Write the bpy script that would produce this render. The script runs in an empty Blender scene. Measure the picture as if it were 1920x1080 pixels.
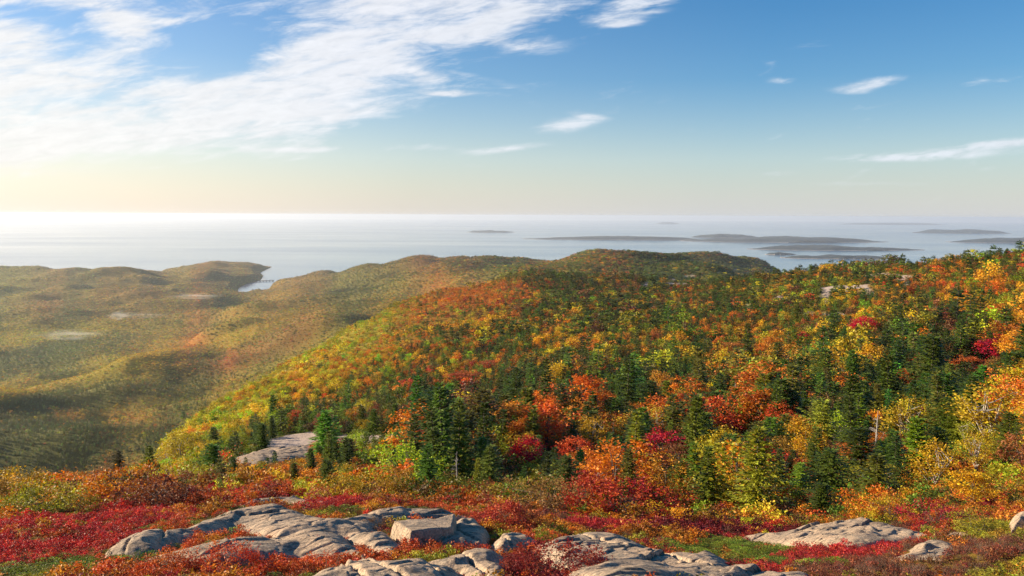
import bpy, math, random
import numpy as np
from mathutils import Vector
R = math.radians
random.seed(7)
RNG = np.random.default_rng(7)
# ------------------------------------------------------------------ camera, light, exposure
F, H, VH, KR = 1500.0, 440.0, 403.5, 0.0045       # focal length in photo pixels, eye height over the sea, horizon row, horizon tilt
SUN_AZ, SUN_EL = -76.0, 17.5                      # degrees from the view direction (negative = left), elevation
sc = bpy.context.scene
C = sc.collection
cam_d = bpy.data.cameras.new('camera'); cam = bpy.data.objects.new('camera', cam_d); C.objects.link(cam)
cam.location = (0, 0, H); cam.rotation_euler = (R(90), -math.atan(KR), 0)
cam_d.sensor_width = 36; cam_d.lens = 36*F/1920; cam_d.shift_y = -(540-VH)/1920
cam_d.clip_start = 0.1; cam_d.clip_end = 200000
sc.camera = cam
sc.view_settings.view_transform = 'Standard'; sc.view_settings.look = 'None'
sc.view_settings.exposure = 1.12; sc.view_settings.gamma = 1; sc.view_settings.use_curve_mapping = False
sun_d = bpy.data.lights.new('sun', 'SUN'); sun_d.energy = 5.0; sun_d.angle = R(0.5); sun_d.color = (1.0, 0.82, 0.58)
sun = bpy.data.objects.new('sun', sun_d); C.objects.link(sun); sun.location = (-50, 60, H+60)
sdir = Vector((math.sin(R(SUN_AZ))*math.cos(R(SUN_EL)), math.cos(R(SUN_AZ))*math.cos(R(SUN_EL)), math.sin(R(SUN_EL))))
sun.rotation_euler = sdir.to_track_quat('Z', 'Y').to_euler()
try:
    sc.cycles.use_denoising = True; sc.cycles.denoiser = 'OPENIMAGEDENOISE'
    sc.cycles.denoising_input_passes = 'RGB_ALBEDO_NORMAL'
except Exception: pass
sc.cycles.max_bounces = 6; sc.cycles.diffuse_bounces = 3; sc.cycles.glossy_bounces = 2; sc.cycles.transmission_bounces = 3
sc.cycles.volume_bounces = 1; sc.cycles.transparent_max_bounces = 6

class NT:
    """small helper to write node trees"""
    def __init__(s, tree): s.t = tree; tree.nodes.clear()
    def n(s, typ, **kw):
        nd = s.t.nodes.new(typ)
        for k, v in kw.items():
            if k == 'inp':
                for i, x in v.items():
                    if hasattr(x, 'is_output') or isinstance(x, bpy.types.NodeSocket): s.t.links.new(x, nd.inputs[i])
                    else: nd.inputs[i].default_value = x
            else: setattr(nd, k, v)
        return nd
    def m(s, op, a, b=0.0, c=0.0, clamp=False):
        nd = s.t.nodes.new('ShaderNodeMath'); nd.operation = op; nd.use_clamp = clamp
        for i, x in enumerate((a, b, c)):
            if isinstance(x, bpy.types.NodeSocket): s.t.links.new(x, nd.inputs[i])
            else: nd.inputs[i].default_value = x
        return nd.outputs[0]
    def mix(s, f, a, b, typ='MIX'):
        nd = s.t.nodes.new('ShaderNodeMix'); nd.data_type = 'RGBA'; nd.blend_type = typ
        for i, x in ((0, f), (6, a), (7, b)):
            if isinstance(x, bpy.types.NodeSocket): s.t.links.new(x, nd.inputs[i])
            else: nd.inputs[i].default_value = x if i == 0 or len(x) == 4 else tuple(x)+(1,)
        return nd.outputs[2]
    def ramp(s, f, stops):
        nd = s.t.nodes.new('ShaderNodeValToRGB'); cr = nd.color_ramp
        while len(cr.elements) < len(stops): cr.elements.new(0.5)
        for e, (p, c) in zip(cr.elements, stops):
            e.position = p; e.color = tuple(c)+(1,) if len(c) == 3 else c
        s.t.links.new(f, nd.inputs[0]); return nd.outputs[0]
    def link(s, a, b): s.t.links.new(a, b)

# ------------------------------------------------------------------ world: sky and clouds
SKY_STRENGTH = 0.066
world = bpy.data.worlds.new('World'); sc.world = world; world.use_nodes = True
def build_world():
    t = NT(world.node_tree)
    sky = t.n('ShaderNodeTexSky', sky_type='NISHITA'); sky.sun_disc = False
    sky.sun_elevation = R(SUN_EL); sky.sun_rotation = R(SUN_AZ)
    sky.altitude = 440; sky.air_density = 1.0; sky.dust_density = 0.6; sky.ozone_density = 2.5
    co = t.n('ShaderNodeTexCoord').outputs['Generated']
    sep = t.n('ShaderNodeSeparateXYZ', inp={0: co})
    x, y, z = sep.outputs
    ys = t.m('MAXIMUM', y, 0.05)
    a = t.m('DIVIDE', x, ys); b = t.m('DIVIDE', z, ys)     # direction of the sky seen from the summit: tangents of bearing and height
    front = t.m('GREATER_THAN', y, 0.05)
    # ---- sky colour
    hs = t.n('ShaderNodeHueSaturation', inp={'Hue': .503, 'Saturation': 1.8, 'Value': 1.05, 'Color': sky.outputs[0]})
    # thin veil of high haze low in the sky
    sdp = t.n('ShaderNodeVectorMath', operation='DOT_PRODUCT', inp={0: co, 1: tuple(sdir)}).outputs['Value']
    fo = t.m('MULTIPLY_ADD', t.m('MAXIMUM', sdp, 0.0), 3.6, -8.0)
    veil = t.m('EXPONENT', t.m('MULTIPLY', t.m('MAXIMUM', z, 0.0), fo))
    vc = t.ramp(sdp, [(0.0, (4.6, 4.7, 4.9)), (0.35, (5.4, 5.1, 4.85)), (0.6, (6.9, 6.15, 5.5)), (0.9, (8.3, 7.3, 6.8))])
    skyc = t.mix(t.m('MULTIPLY', veil, .93), hs.outputs[0], vc)
    # ---- cloud wisps: noise stretched along the horizon, warped
    def noise(sx, sy, det, seed, rough=0.6, dist=0.0):
        cb = t.n('ShaderNodeCombineXYZ', inp={0: t.m('MULTIPLY', t.m('ADD', a, t.m('MULTIPLY', b, -0.6)), sx), 1: t.m('MULTIPLY', t.m('ADD', b, t.m('MULTIPLY', a, -0.10)), sy), 2: seed})
        nn = t.n('ShaderNodeTexNoise', inp={'Vector': cb.outputs[0], 'Scale': 1.0, 'Detail': det, 'Roughness': rough, 'Distortion': dist})
        return nn.outputs[0]
    warp = t.m('SUBTRACT', noise(5, 14, 4, 3.3), 0.5)
    nA = noise(9, 34, 9, 1.7, 0.62, 0.6)
    nB = noise(26, 90, 7, 8.1, 0.65, 0.4)
    nC = noise(3.2, 10, 4, 5.2, 0.5)
    def blob(u, v, ru, rv, ang=0.0, p=1.0, warpk=0.05, sharp=1.0):
        a0 = (u-960)/F; b0 = (VH+KR*(u-960)-v)/F; ra = ru/F; rb = rv/F
        ca, sa = math.cos(R(ang)), math.sin(R(ang))
        da = t.m('ADD', a, -a0); db = t.m('ADD', t.m('MULTIPLY_ADD', warp, warpk, b), -b0)
        p1 = t.m('DIVIDE', t.m('ADD', t.m('MULTIPLY', da, ca), t.m('MULTIPLY', db, sa)), ra)
        q1 = t.m('DIVIDE', t.m('ADD', t.m('MULTIPLY', da, -sa), t.m('MULTIPLY', db, ca)), rb)
        d2 = t.m('ADD', t.m('MULTIPLY', p1, p1), t.m('MULTIPLY', q1, q1))
        return t.m('MULTIPLY', t.m('EXPONENT', t.m('MULTIPLY', d2, -sharp)), p)
    big = None
    for bl in [(120, 175, 330, 55, 4, .95), (230, 30, 330, 45, -3, .55), (60, 95, 150, 45, -8, .55), (720, 90, 260, 75, 20, 1.05), (820, 20, 210, 40, 0, .8), (480, 195, 210, 55, 5, .95), (640, 222, 110, 20, 10, .5),
               (560, 130, 130, 60, 25, .6), (40, 260, 420, 36, 0, 1.0), (250, 60, 90, 60, -35, .5), (800, 150, 120, 16, -8, .4), (-150, 160, 250, 220, 0, 1.0), (880, -120, 420, 110, 0, .8), (100, -150, 700, 100, 0, .8)]:
        s_ = blob(*bl); big = s_ if big is None else t.m('ADD', big, s_)
    for bl in [(335, 135, 110, 24, 10, .55), (440, 95, 50, 24, 40, .4), (80, 40, 110, 22, -8, .5), (280, 35, 90, 18, -25, .3), (170, 190, 200, 12, 0, .3)]: big = t.m('SUBTRACT', big, blob(*bl))
    big = t.m('MINIMUM', big, 1.15)
    tex = t.m('ADD', t.m('MULTIPLY', t.m('SUBTRACT', nA, 0.5), 1.9), t.m('MULTIPLY', t.m('SUBTRACT', nB, 0.5), 0.8))
    tex = t.m('ADD', tex, t.m('MULTIPLY', t.m('SUBTRACT', nC, 0.5), 1.0))
    dbig = t.n('ShaderNodeMapRange', interpolation_type='SMOOTHSTEP', inp={0: t.m('ADD', big, t.m('MULTIPLY', tex, 1.15)), 1: 0.28, 2: 1.25, 3: 0.0, 4: 0.86}).outputs[0]
    small = None
    for bl in [(968, 80, 95, 24, -6, 1.3, .03), (1190, 14, 88, 22, 14, 1.5, .03), (1160, 44, 55, 8, 0, .7, .02), (1058, 232, 66, 15, 6, 1.25, .02), (1100, 216, 40, 7, -8, .6, .02), (945, 276, 85, 8, 7, .8, .02), (905, 308, 50, 5, 0, .7, .01),
               (1466, 152, 30, 8, 4, 1.3, .01), (1630, 158, 68, 11, 8, 1.35, .015), (1590, 172, 50, 7, -3, .5, .015), (1900, 266, 130, 9, 4, 1.3, .01), (1730, 292, 170, 11, 3, 1.2, .01), (1640, 298, 90, 6, 0, .6, .01), (1440, 327, 70, 7, 1, 1.0, .01),
               (1620, 346, 200, 6, 1, .5, .01), (845, 178, 50, 6, 0, .9, .02), (540, 280, 420, 8, 1, .9, .015), (860, 140, 110, 9, -12, .7, .02), (1090, 335, 40, 4, 0, .4, .01), (700, 176, 200, 8, 2, .6, .02)]:
        s_ = blob(*bl); small = s_ if small is None else t.m('ADD', small, s_)
    dsm = t.n('ShaderNodeMapRange', interpolation_type='SMOOTHSTEP', inp={0: t.m('MULTIPLY', small, t.m('ADD', 0.80, t.m('MULTIPLY', tex, 1.9))), 1: 0.2, 2: 1.5, 3: 0.0, 4: 0.8}).outputs[0]
    dens = t.m('MULTIPLY', t.m('MAXIMUM', dbig, dsm), front)
    # ---- cloud colour: warm white towards the sun, greyer away, mottled by noise
    sd = t.n('ShaderNodeVectorMath', operation='DOT_PRODUCT', inp={0: co, 1: tuple(sdir)}).outputs['Value']
    k = 1/SKY_STRENGTH
    cc = t.ramp(sd, [(0.05, (.40, .42, .455)), (0.45, (.45, .45, .465)), (0.8, (.485, .47, .45)), (1.0, (.56, .53, .485))])
    mottle = t.m('ADD', 0.96, t.m('MULTIPLY', t.m('SUBTRACT', nB, 0.5), 0.35))
    cc = t.n('ShaderNodeVectorMath', operation='SCALE', inp={0: cc, 'Scale': t.m('MULTIPLY', mottle, k)}).outputs[0]
    col = t.mix(dens, skyc, cc)
    bg = t.n('ShaderNodeBackground', inp={0: col, 1: SKY_STRENGTH})
    t.n('ShaderNodeOutputWorld', inp={0: bg.outputs[0]})
build_world()

# ------------------------------------------------------------------ numeric helpers
def hash2(xi, yi, seed):
    xi = xi.astype(np.int64); yi = yi.astype(np.int64)
    h = (xi*374761393 + yi*668265263 + seed*974634777) & 0xffffffff
    h = ((h ^ (h >> 13))*1274126177) & 0xffffffff
    h = h ^ (h >> 16)
    return (h & 0xffffff)/float(0xffffff)
def vn(x, y, seed=0):
    xi = np.floor(x); yi = np.floor(y); fx = x-xi; fy = y-yi
    fx = fx*fx*fx*(fx*(fx*6-15)+10); fy = fy*fy*fy*(fy*(fy*6-15)+10)
    a = hash2(xi, yi, seed); b = hash2(xi+1, yi, seed); c = hash2(xi, yi+1, seed); d = hash2(xi+1, yi+1, seed)
    return (a+(b-a)*fx)*(1-fy)+(c+(d-c)*fx)*fy
def fbm(x, y, seed=0, octv=4, gain=.5):
    s = 0; a = 1; tot = 0
    for i in range(octv):
        s = s+a*vn(x*2**i+17.3*i, y*2**i-9.1*i, seed+i*31); tot += a; a *= gain
    return s/tot-0.5
def sstep(a, b, x):
    t = np.clip((x-a)/(b-a), 0, 1); return t*t*(3-2*t)
def inpoly(px, py, poly):
    c = np.zeros(px.shape, bool); n = len(poly)
    for i in range(n):
        x1, y1 = poly[i]; x2, y2 = poly[(i+1) % n]
        cond = ((y1 > py) != (y2 > py))
        xx = (x2-x1)*(py-y1)/((y2-y1) if y2 != y1 else 1e-9)+x1
        c ^= cond & (px < xx)
    return c
def polydist(px, py, poly):
    d = np.full(px.shape, 1e9); n = len(poly)
    for i in range(n):
        x1, y1 = poly[i]; x2, y2 = poly[(i+1) % n]
        dx, dy = x2-x1, y2-y1; L = dx*dx+dy*dy+1e-12
        t = np.clip(((px-x1)*dx+(py-y1)*dy)/L, 0, 1)
        d = np.minimum(d, np.hypot(px-x1-t*dx, py-y1-t*dy))
    return d
def vhu(u): return VH+KR*(u-960)

# ------------------------------------------------------------------ the shape of the land
# near ground along bearings (u = bearing column); entries (distance, row where the ground or tree tops lie)
NEAR = {
 -250: [(13,1085),(18,1022),(25,985),(35,950),(55,915)],
 0:    [(13,1085),(18,1018),(25,975),(35,940),(55,902)],
 150:  [(13,1085),(18,1015),(25,970),(35,930),(60,884)],
 300:  [(13,1085),(18,1012),(25,965),(36,925),(60,880),(90,855),(160,838)],
 400:  [(13,1085),(18,1010),(25,960),(36,920),(60,868),(100,830),(180,795),(280,768)],
 480:  [(13,1085),(18,1010),(25,958),(34,922),(60,856),(80,828),(150,790),(300,735)],
 720:  [(13,1085),(18,1006),(25,957),(34,937),(50,890),(62,852),(110,805),(230,722),(370,655),(600,600)],
 960:  [(13,1088),(18,1012),(26,968),(34,948),(60,885),(100,825),(190,737),(300,670),(525,590),(800,535)],
 1200: [(14,1082),(20,1022),(30,990),(42,945),(70,880),(110,812),(190,735),(300,662),(420,615),(700,555)],
 1440: [(14,1088),(20,1042),(30,1000),(36,978),(60,900),(100,825),(180,735),(350,620),(500,560)],
 1680: [(14,1085),(20,1032),(28,988),(40,942),(70,850),(110,770),(200,660),(350,560)],
 1920: [(13,1085),(20,988),(26,957),(50,862),(120,700),(200,610),(350,515)],
 2170: [(13,1060),(20,965),(26,935),(50,840),(120,675),(200,590),(350,495)]}
# b = metres below the eye, z = height over the sea
FAR = {
 -250: [(80,'b',38),(300,'b',160),(600,'b',300),(830,'z',125),(870,880),(950,765),(1100,750),(1300,735),(1500,712),(1650,'z',60),(2000,700),(2350,655),(2800,615),(3300,580),(4200,537),(4700,517),(5200,508),(5700,'z',0),(6100,'z',-8)],
 0:    [(80,'b',38),(300,'b',160),(600,'b',300),(835,'z',125),(870,893),(950,776),(1100,760),(1300,735),(1500,711),(1650,'z',60),(2000,702),(2350,655),(2800,615),(3300,580),(4200,537),(4700,515),(5200,505),(5700,'z',0),(6100,'z',-8)],
 150:  [(85,'b',42),(300,'b',160),(600,'b',290),(850,'z',130),(890,868),(960,787),(1100,765),(1400,722),(1600,682),(1750,'z',60),(2050,680),(2350,650),(2800,612),(3300,578),(4200,534),(4700,512),(5200,502),(5700,'z',0),(6100,'z',-8)],
 230:  [(90,'b',40),(300,'b',160),(600,'b',270),(860,'z',140),(890,848),(970,800),(1150,765),(1400,715),(1700,660),(1850,'z',60),(2150,668),(2450,645),(2800,612),(3300,578),(4200,535),(4700,512),(5200,503),(5700,'z',0),(6100,'z',-8)],
 300:  [(250,818),(400,'b',190),(650,'b',280),(880,822),(1000,795),(1200,758),(1500,700),(1850,638),(2050,'z',50),(2450,640),(2800,612),(3300,578),(4200,536),(4800,515),(5300,507),(5700,'z',2),(6100,'z',-8)],
 345:  [(330,784),(480,'b',200),(750,'b',260),(1050,788),(1250,752),(1500,712),(2000,630),(2200,'z',50),(2600,625),(2900,606),(3300,580),(4200,537),(4800,517),(5300,508),(5900,503),(6300,497),(6600,'z',-2),(6900,'z',-8)],
 400:  [(380,740),(500,'b',190),(800,'b',250),(1200,748),(1500,708),(1900,655),(2200,615),(2400,'z',50),(2800,609),(3300,580),(4200,538),(4800,518),(5600,504),(6050,498),(6500,488),(6800,'z',-1),(7000,'z',-8)],
 475:  [(470,694),(620,'b',170),(900,'b',230),(1400,700),(1800,655),(2300,600),(2700,580),(3500,567),(4150,553),(4300,'z',5),(4600,'z',8),(5200,'z',22),(5900,502),(6550,489),(6800,'z',-1),(7000,'z',-8)],
 520:  [(520,668),(660,'b',170),(1000,'b',230),(1550,668),(2000,622),(2500,588),(3000,570),(3600,556),(4300,541),(4600,531),(5000,'z',6),(5300,'z',-3),(5700,'z',-8)],
 560:  [(560,646),(700,'b',160),(1050,'b',220),(1650,640),(2200,600),(2700,578),(3200,560),(3800,545),(4400,527),(4900,512),(5300,'z',0),(5700,'z',-8)],
 650:  [(680,603),(850,'b',170),(1200,'b',230),(1700,605),(2200,588),(2900,560),(3500,535),(4200,508),(4600,491),(5000,'z',60),(5500,'z',-8)],
 720:  [(820,555),(1000,'b',180),(1600,'b',260),(2500,560),(3200,530),(3800,505),(4200,482),(4800,'z',60),(5400,'z',-8)],
 800:  [(900,527),(1100,'b',170),(1800,'b',270),(2600,530),(3300,505),(4000,476),(4800,'z',60),(5400,'z',-8)],
 880:  [(1000,512),(1250,'b',160),(1800,'b',240),(2600,512),(3300,495),(4000,475),(4800,'z',60),(5400,'z',-8)],
 960:  [(1100,502),(1400,'b',120),(2000,499),(2300,492),(3000,'b',230),(3900,473),(4700,'z',60),(5400,'z',-8)],
 1040: [(1000,530),(1300,'b',135),(1850,520),(2200,487),(3100,'b',235),(3900,482),(4600,'z',60),(5300,'z',-8)],
 1120: [(1000,531),(1300,'b',138),(1700,526),(2150,482),(2800,'b',200),(3300,473),(4000,'z',100),(4800,'z',-8)],
 1200: [(950,528),(1250,'b',138),(1650,526),(2150,476),(2800,'b',200),(3300,468),(4000,'z',100),(4800,'z',-8)],
 1280: [(900,520),(1200,'b',138),(1600,522),(2050,482),(2700,'b',190),(3200,464),(3900,'z',100),(4800,'z',-8)],
 1360: [(850,509),(1150,'b',132),(1500,522),(1850,497),(2400,'b',200),(3200,466),(4000,'z',80),(4700,'z',-8)],
 1440: [(800,499),(1200,'b',150),(2400,'b',260),(3200,479),(3900,'z',60),(4400,'z',-8)],
 1560: [(750,489),(1200,'b',200),(2500,'b',310),(3300,'z',60),(4200,'z',-8)],
 1680: [(650,477),(1200,'b',200),(2500,'b',330),(4200,'z',-8)],
 1800: [(560,467),(1200,'b',220),(2500,'b',340),(4200,'z',-8)],
 1920: [(520,456),(1200,'b',230),(2500,'b',350),(4200,'z',-8)],
 2170: [(500,440),(1200,'b',230),(2500,'b',350),(4200,'z',-8)]}
def canopy(Y): return np.interp(Y, [0, 30, 50, 120, 300, 1500, 3000], [0, 0, .8, 3.6, 4.8, 5.0, 6.5])
def zrow(u, Y, v): return H-Y*(v-vhu(u))/F-float(canopy(Y))
NY = 900
LY = np.linspace(math.log(1.0), math.log(9000), NY); YG = np.exp(LY)
NU = 260
UG = np.linspace(-250, 2170, NU)
def near_prof(u):
    ks = sorted(NEAR); u = min(max(u, ks[0]), ks[-1])
    def one(k):
        e = NEAR[k]; Ys = [1, 3, 7]; zs = [H-1.75, H-2.3, H-3.7]
        for (Y, v) in e: Ys.append(Y); zs.append(zrow(k, Y, v))
        return Ys, zs
    if u in NEAR: return one(u)
    k0 = max(k for k in ks if k <= u); k1 = min(k for k in ks if k >= u)
    t = (u-k0)/(k1-k0); a = one(k0); b = one(k1)
    Ys = sorted(set(y for y in a[0]+b[0] if y <= min(a[0][-1], b[0][-1])))
    return Ys, [(1-t)*np.interp(y, *a)+t*np.interp(y, *b) for y in Ys]
def full_prof(u):
    Ys, zs = near_prof(u); f = FAR[u]
    Y0 = f[0][0]
    P = [(y, z) for y, z in zip(Ys, zs) if y < 0.85*Y0]
    for e in f:
        if len(e) == 2: P.append((e[0], zrow(u, e[0], e[1])))
        elif e[1] == 'b': P.append((e[0], H-e[2]))
        else: P.append((e[0], e[2]))
    P.append((9000, -8))
    return np.interp(YG, [p[0] for p in P], [p[1] for p in P])
def gsm(A, sig, axis):
    r = int(3*sig)+1; k = np.exp(-0.5*(np.arange(-r, r+1)/sig)**2); k /= k.sum()
    P = np.pad(A, [(r, r) if i == axis else (0, 0) for i in range(2)], mode='edge')
    out = 0
    for i, w in enumerate(k): out = out+w*np.take(P, np.arange(A.shape[axis])+i, axis=axis)
    return out
FU = sorted(FAR); PROF = np.array([full_prof(u) for u in FU])
TAB = np.empty((NU, NY))
for j in range(NY): TAB[:, j] = np.interp(UG, FU, PROF[:, j])
TAB = gsm(gsm(TAB, 2.2, 1), 2.2, 0)
COVE = [(446,552),(447,541),(462,532),(488,526),(494,518),(488,511),(503,504),(512,499.5),(520,495.5),(640,480),(640,492),(575,510),(522,525),(513,531),(506,541),(500,546),(486,542),(470,545),(458,551)]
def sea_xy(u, v): Y = H*F/(v-vhu(u)); return ((u-960)/F*Y, Y)
COVE_XY = [sea_xy(u, v) for u, v in COVE]
def height(x, y):
    x = np.asarray(x, float); y = np.asarray(y, float)
    az = np.arctan2(x, y); A = math.atan(0.80)
    s = np.where(np.abs(az) <= A, np.tan(np.clip(az, -A, A)), 0.80*(math.pi-np.abs(az))/(math.pi-A)*np.sign(az))
    r = np.hypot(x, y)
    Y = np.where(np.abs(az) <= A, r*np.cos(az), r*math.cos(A))
    Y = np.clip(Y, 1.0, 8999)
    fu = np.clip((960+F*s-UG[0])/(UG[1]-UG[0]), 0, NU-1.001); fy = (np.log(Y)-LY[0])/(LY[1]-LY[0]); fy = np.clip(fy, 0, NY-1.001)
    i = fu.astype(int); j = fy.astype(int); a = fu-i; b = fy-j
    z = (TAB[i, j]*(1-a)+TAB[i+1, j]*a)*(1-b)+(TAB[i, j+1]*(1-a)+TAB[i+1, j+1]*a)*b
    for k, lam in enumerate((1.6, 4, 11, 28, 70, 180, 420)):
        amp = {70: .06, 180: .12, 420: .07}.get(lam, .05)*lam*sstep(2.5*lam, 7*lam, Y)
        if lam > 15: amp = amp*np.clip(z/60, 0.1, 1)
        z = z+amp*(2*vn(x/lam+3.1*k, y/lam-5.7*k, 50+k)-1)
    m = (Y > 3900) & (Y < 7200) & (s > -0.42) & (s < -0.15)
    if m.any():
        d = polydist(x[m], y[m], COVE_XY); ins = inpoly(x[m], y[m], COVE_XY)
        zz = z[m]; zz = np.where(ins, -np.minimum(d*0.2+1.0, 6), np.where((d < 60) & (zz > -.5), np.maximum(zz, 1.5)*(d/60)+1.2*(1-d/60), zz)); z[m] = zz
    return np.maximum(z, -8)
def project(x, y, z):
    u = 960+F*x/y; v = vhu(u)+F*(H-z)/y
    return u, v
HY = np.exp(np.linspace(math.log(6), math.log(7000), 4000))
def ground_at(u, v, lift=0.0):
    """world point where the line through photo column u and row v meets the land"""
    s = (u-960)/F; z = height(s*HY, HY)+lift
    vv = vhu(u)+F*(H-z)/HY
    k = np.argmax(vv <= v)
    if vv[k] > v: k = len(HY)-1
    if k > 0:
        t = (vv[k-1]-v)/(vv[k-1]-vv[k]+1e-9); Y = HY[k-1]+(HY[k]-HY[k-1])*t
    else: Y = HY[0]
    return s*Y, Y
# ------------------------------------------------------------------ colours of the woods
PAL = {'S': (.095, .135, .016), 'P': (.145, .185, .018), 'G': (.38, .385, .02), 'Y': (.56, .35, .018), 'O': (.56, .19, .018),
       'R': (.50, .055, .022), 'K': (.42, .012, .030), 'B': (.20, .085, .030), 'M': (.17, .012, .02)}
CL = ['S', 'P', 'G', 'Y', 'O', 'R', 'K', 'B']
def mixv(**k): return np.array([k.get(c, 0.0) for c in CL])
BASE = mixv(S=.33, P=.15, G=.07, Y=.10, O=.18, R=.03, B=.12)
ZONES = [  # u, v, ru, rv, angle (deg, positive climbs to the right), mix, weight
 (300, 560, 600, 70, 0, mixv(S=.30, P=.34, B=.10, O=.08, G=.12, Y=.06), 2.2, 1000, 9000), (60, 568, 90, 14, 0, mixv(O=.45, B=.35, S=.2), 1.5), (250, 548, 110, 9, 0, mixv(B=.5, O=.3, S=.2), 1.2),
 (130, 622, 150, 14, 4, mixv(G=.55, Y=.45), 7), (60, 668, 160, 18, 12, mixv(S=.75, P=.25), 9, 1700, 9000), (220, 625, 120, 10, 12, mixv(S=.7, P=.3), 5, 1700, 9000), (420, 590, 60, 10, 10, mixv(Y=.5, O=.3, P=.2), 1.2),  # dark conifer strips put the shade behind the ridge into the tree colours
 (150, 700, 260, 13, 14, mixv(Y=.55, G=.35, O=.1), 12, 900, 1900), (250, 690, 300, 60, 10, mixv(P=.4, G=.25, S=.2, Y=.15), 1.5, 900, 9000), (330, 650, 110, 12, 16, mixv(Y=.5, O=.3, P=.2), 2), (180, 738, 200, 16, 8, mixv(S=.6, P=.3, B=.1), 6), (420, 640, 110, 10, 20, mixv(Y=.5, G=.3, O=.2), 6, 1000, 9000),  # yellow strip along the ridge paints its sunlit crest in tree colours
 (120, 772, 180, 10, -3, mixv(Y=.4, O=.35, P=.2), 2), (100, 838, 180, 48, -5, mixv(S=.72, P=.25, B=.03), 10, 500, 9000), (330, 760, 70, 40, 30, mixv(P=.4, S=.25, B=.15, G=.2), 1.5),
 (480, 650, 110, 30, 20, mixv(S=.45, P=.3, B=.15, O=.1), 1.4), (560, 620, 110, 22, 28, mixv(R=.3, B=.45, S=.15, O=.1), 2.2), (430, 672, 60, 16, 20, mixv(R=.4, B=.4, S=.2), 1.8),
 (620, 520, 150, 22, 6, mixv(S=.35, P=.3, B=.25, O=.1), 1.2), (660, 545, 90, 16, 12, mixv(S=.6, P=.3, B=.1), 1.5), (720, 495, 120, 9, 5, mixv(B=.4, O=.3, S=.3), 1.2),
 (400, 778, 130, 36, 38, mixv(G=.66, Y=.34), 50, 0, 800), (530, 705, 150, 34, 31, mixv(G=.55, Y=.43, O=.02), 50, 0, 800), (650, 630, 110, 22, 28, mixv(G=.35, Y=.4, O=.25), 5, 0, 1000),
 (590, 715, 120, 20, 24, mixv(Y=.6, O=.2, G=.2), 8), (700, 650, 120, 26, 26, mixv(Y=.35, O=.4, P=.25), 2), (770, 560, 90, 22, 25, mixv(O=.5, Y=.25, P=.25), 2), (930, 545, 80, 16, 8, mixv(O=.8, R=.15, P=.05), 9),
 (890, 598, 60, 9, 8, mixv(Y=.6, O=.4), 2), (660, 740, 160, 26, 14, mixv(S=.45, P=.35, O=.2), 2.5), (480, 800, 160, 20, 14, mixv(S=.5, P=.4, G=.1), 3), (860, 700, 50, 16, 0, mixv(R=.4, O=.5, P=.1), 3),
 (1160, 500, 220, 28, 4, mixv(S=.45, P=.38, O=.1, B=.07), 3), (1330, 472, 120, 14, 0, mixv(B=.55, O=.15, S=.3), 3), (820, 490, 140, 12, 0, mixv(S=.5, P=.3, B=.2), 1.5),
 (1050, 590, 200, 40, 10, mixv(S=.38, P=.24, O=.20, B=.10, Y=.08), 1.5), (1200, 640, 260, 50, 8, mixv(O=.32, S=.33, P=.14, Y=.15, B=.06), 1.5), (1560, 540, 260, 40, 10, mixv(S=.30, P=.22, O=.20, B=.18, Y=.10), 2),
 (1750, 520, 120, 18, 8, mixv(O=.5, R=.2, P=.2, S=.1), 2), (1640, 720, 260, 60, 0, mixv(S=.62, P=.30, O=.05, Y=.03), 5), (1250, 770, 300, 60, 0, mixv(S=.72, P=.22, O=.06), 5), (1100, 700, 260, 50, 0, mixv(S=.55, P=.25, O=.14, Y=.06), 3),
 (820, 840, 130, 70, 0, mixv(S=.78, P=.2, O=.02), 3), (1450, 860, 300, 70, 0, mixv(S=.62, P=.25, Y=.07, O=.06), 5), (1850, 880, 120, 60, 0, mixv(Y=.3, P=.3, G=.2, O=.2), 2),
 (700, 880, 120, 30, 0, mixv(G=.25, Y=.25, O=.3, P=.2), 3), (200, 890, 160, 25, 8, mixv(O=.55, Y=.3, B=.15), 4), (90, 935, 160, 30, 0, mixv(G=.55, Y=.2, O=.15, P=.1), 4), (330, 900, 140, 30, 0, mixv(B=.4, O=.35, S=.1, R=.15), 4),
 (480, 900, 120, 26, 0, mixv(O=.45, Y=.2, G=.15, B=.2), 4), (390, 840, 70, 20, 0, mixv(P=.5, S=.4, G=.1), 4), (1400, 640, 90, 30, 0, mixv(O=.4, Y=.2, S=.3, P=.1), 2), (1900, 700, 60, 50, 0, mixv(S=.6, P=.2, O=.2), 2)]
def class_weights(u, v, x, y):
    W = np.outer(np.ones(len(u))*0.8, BASE)
    for (zu, zv, ru, rv, ang, mx, w, *lim) in ZONES:
        ca, sa = math.cos(R(ang)), math.sin(R(ang)); du = u-zu; dv = -(v-zv)
        p = (du*ca+dv*sa)/ru; q = (-du*sa+dv*ca)/rv
        g = w*np.exp(-(p*p+q*q)**1.2)
        if lim: g = g*((y >= lim[0]) & (y <= lim[1]))
        W += g[:, None]*mx[None, :]
    # trees of a kind stand in patches
    for i in range(len(CL)):
        lam = 5+0.036*y
        W[:, i] *= np.exp((3.2+np.clip(y/1000, 0, 2))*fbm(x/lam/1.6+i*13.1, y/lam/2.4-i*7.7, 200+i, 3))
    return W/W.sum(1)[:, None]
def pick(W, rnd): return (np.cumsum(W, 1) < rnd[:, None]).sum(1).clip(0, len(CL)-1)
def tints(cls, rng, n, var=.28):
    base = np.array([PAL[c] for c in CL])[cls]
    br = np.exp(rng.normal(0, var, n))[:, None]; hu = np.exp(rng.normal(0, .18, (n, 3)))
    return np.clip(base*br*hu, .004, .75)
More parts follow.
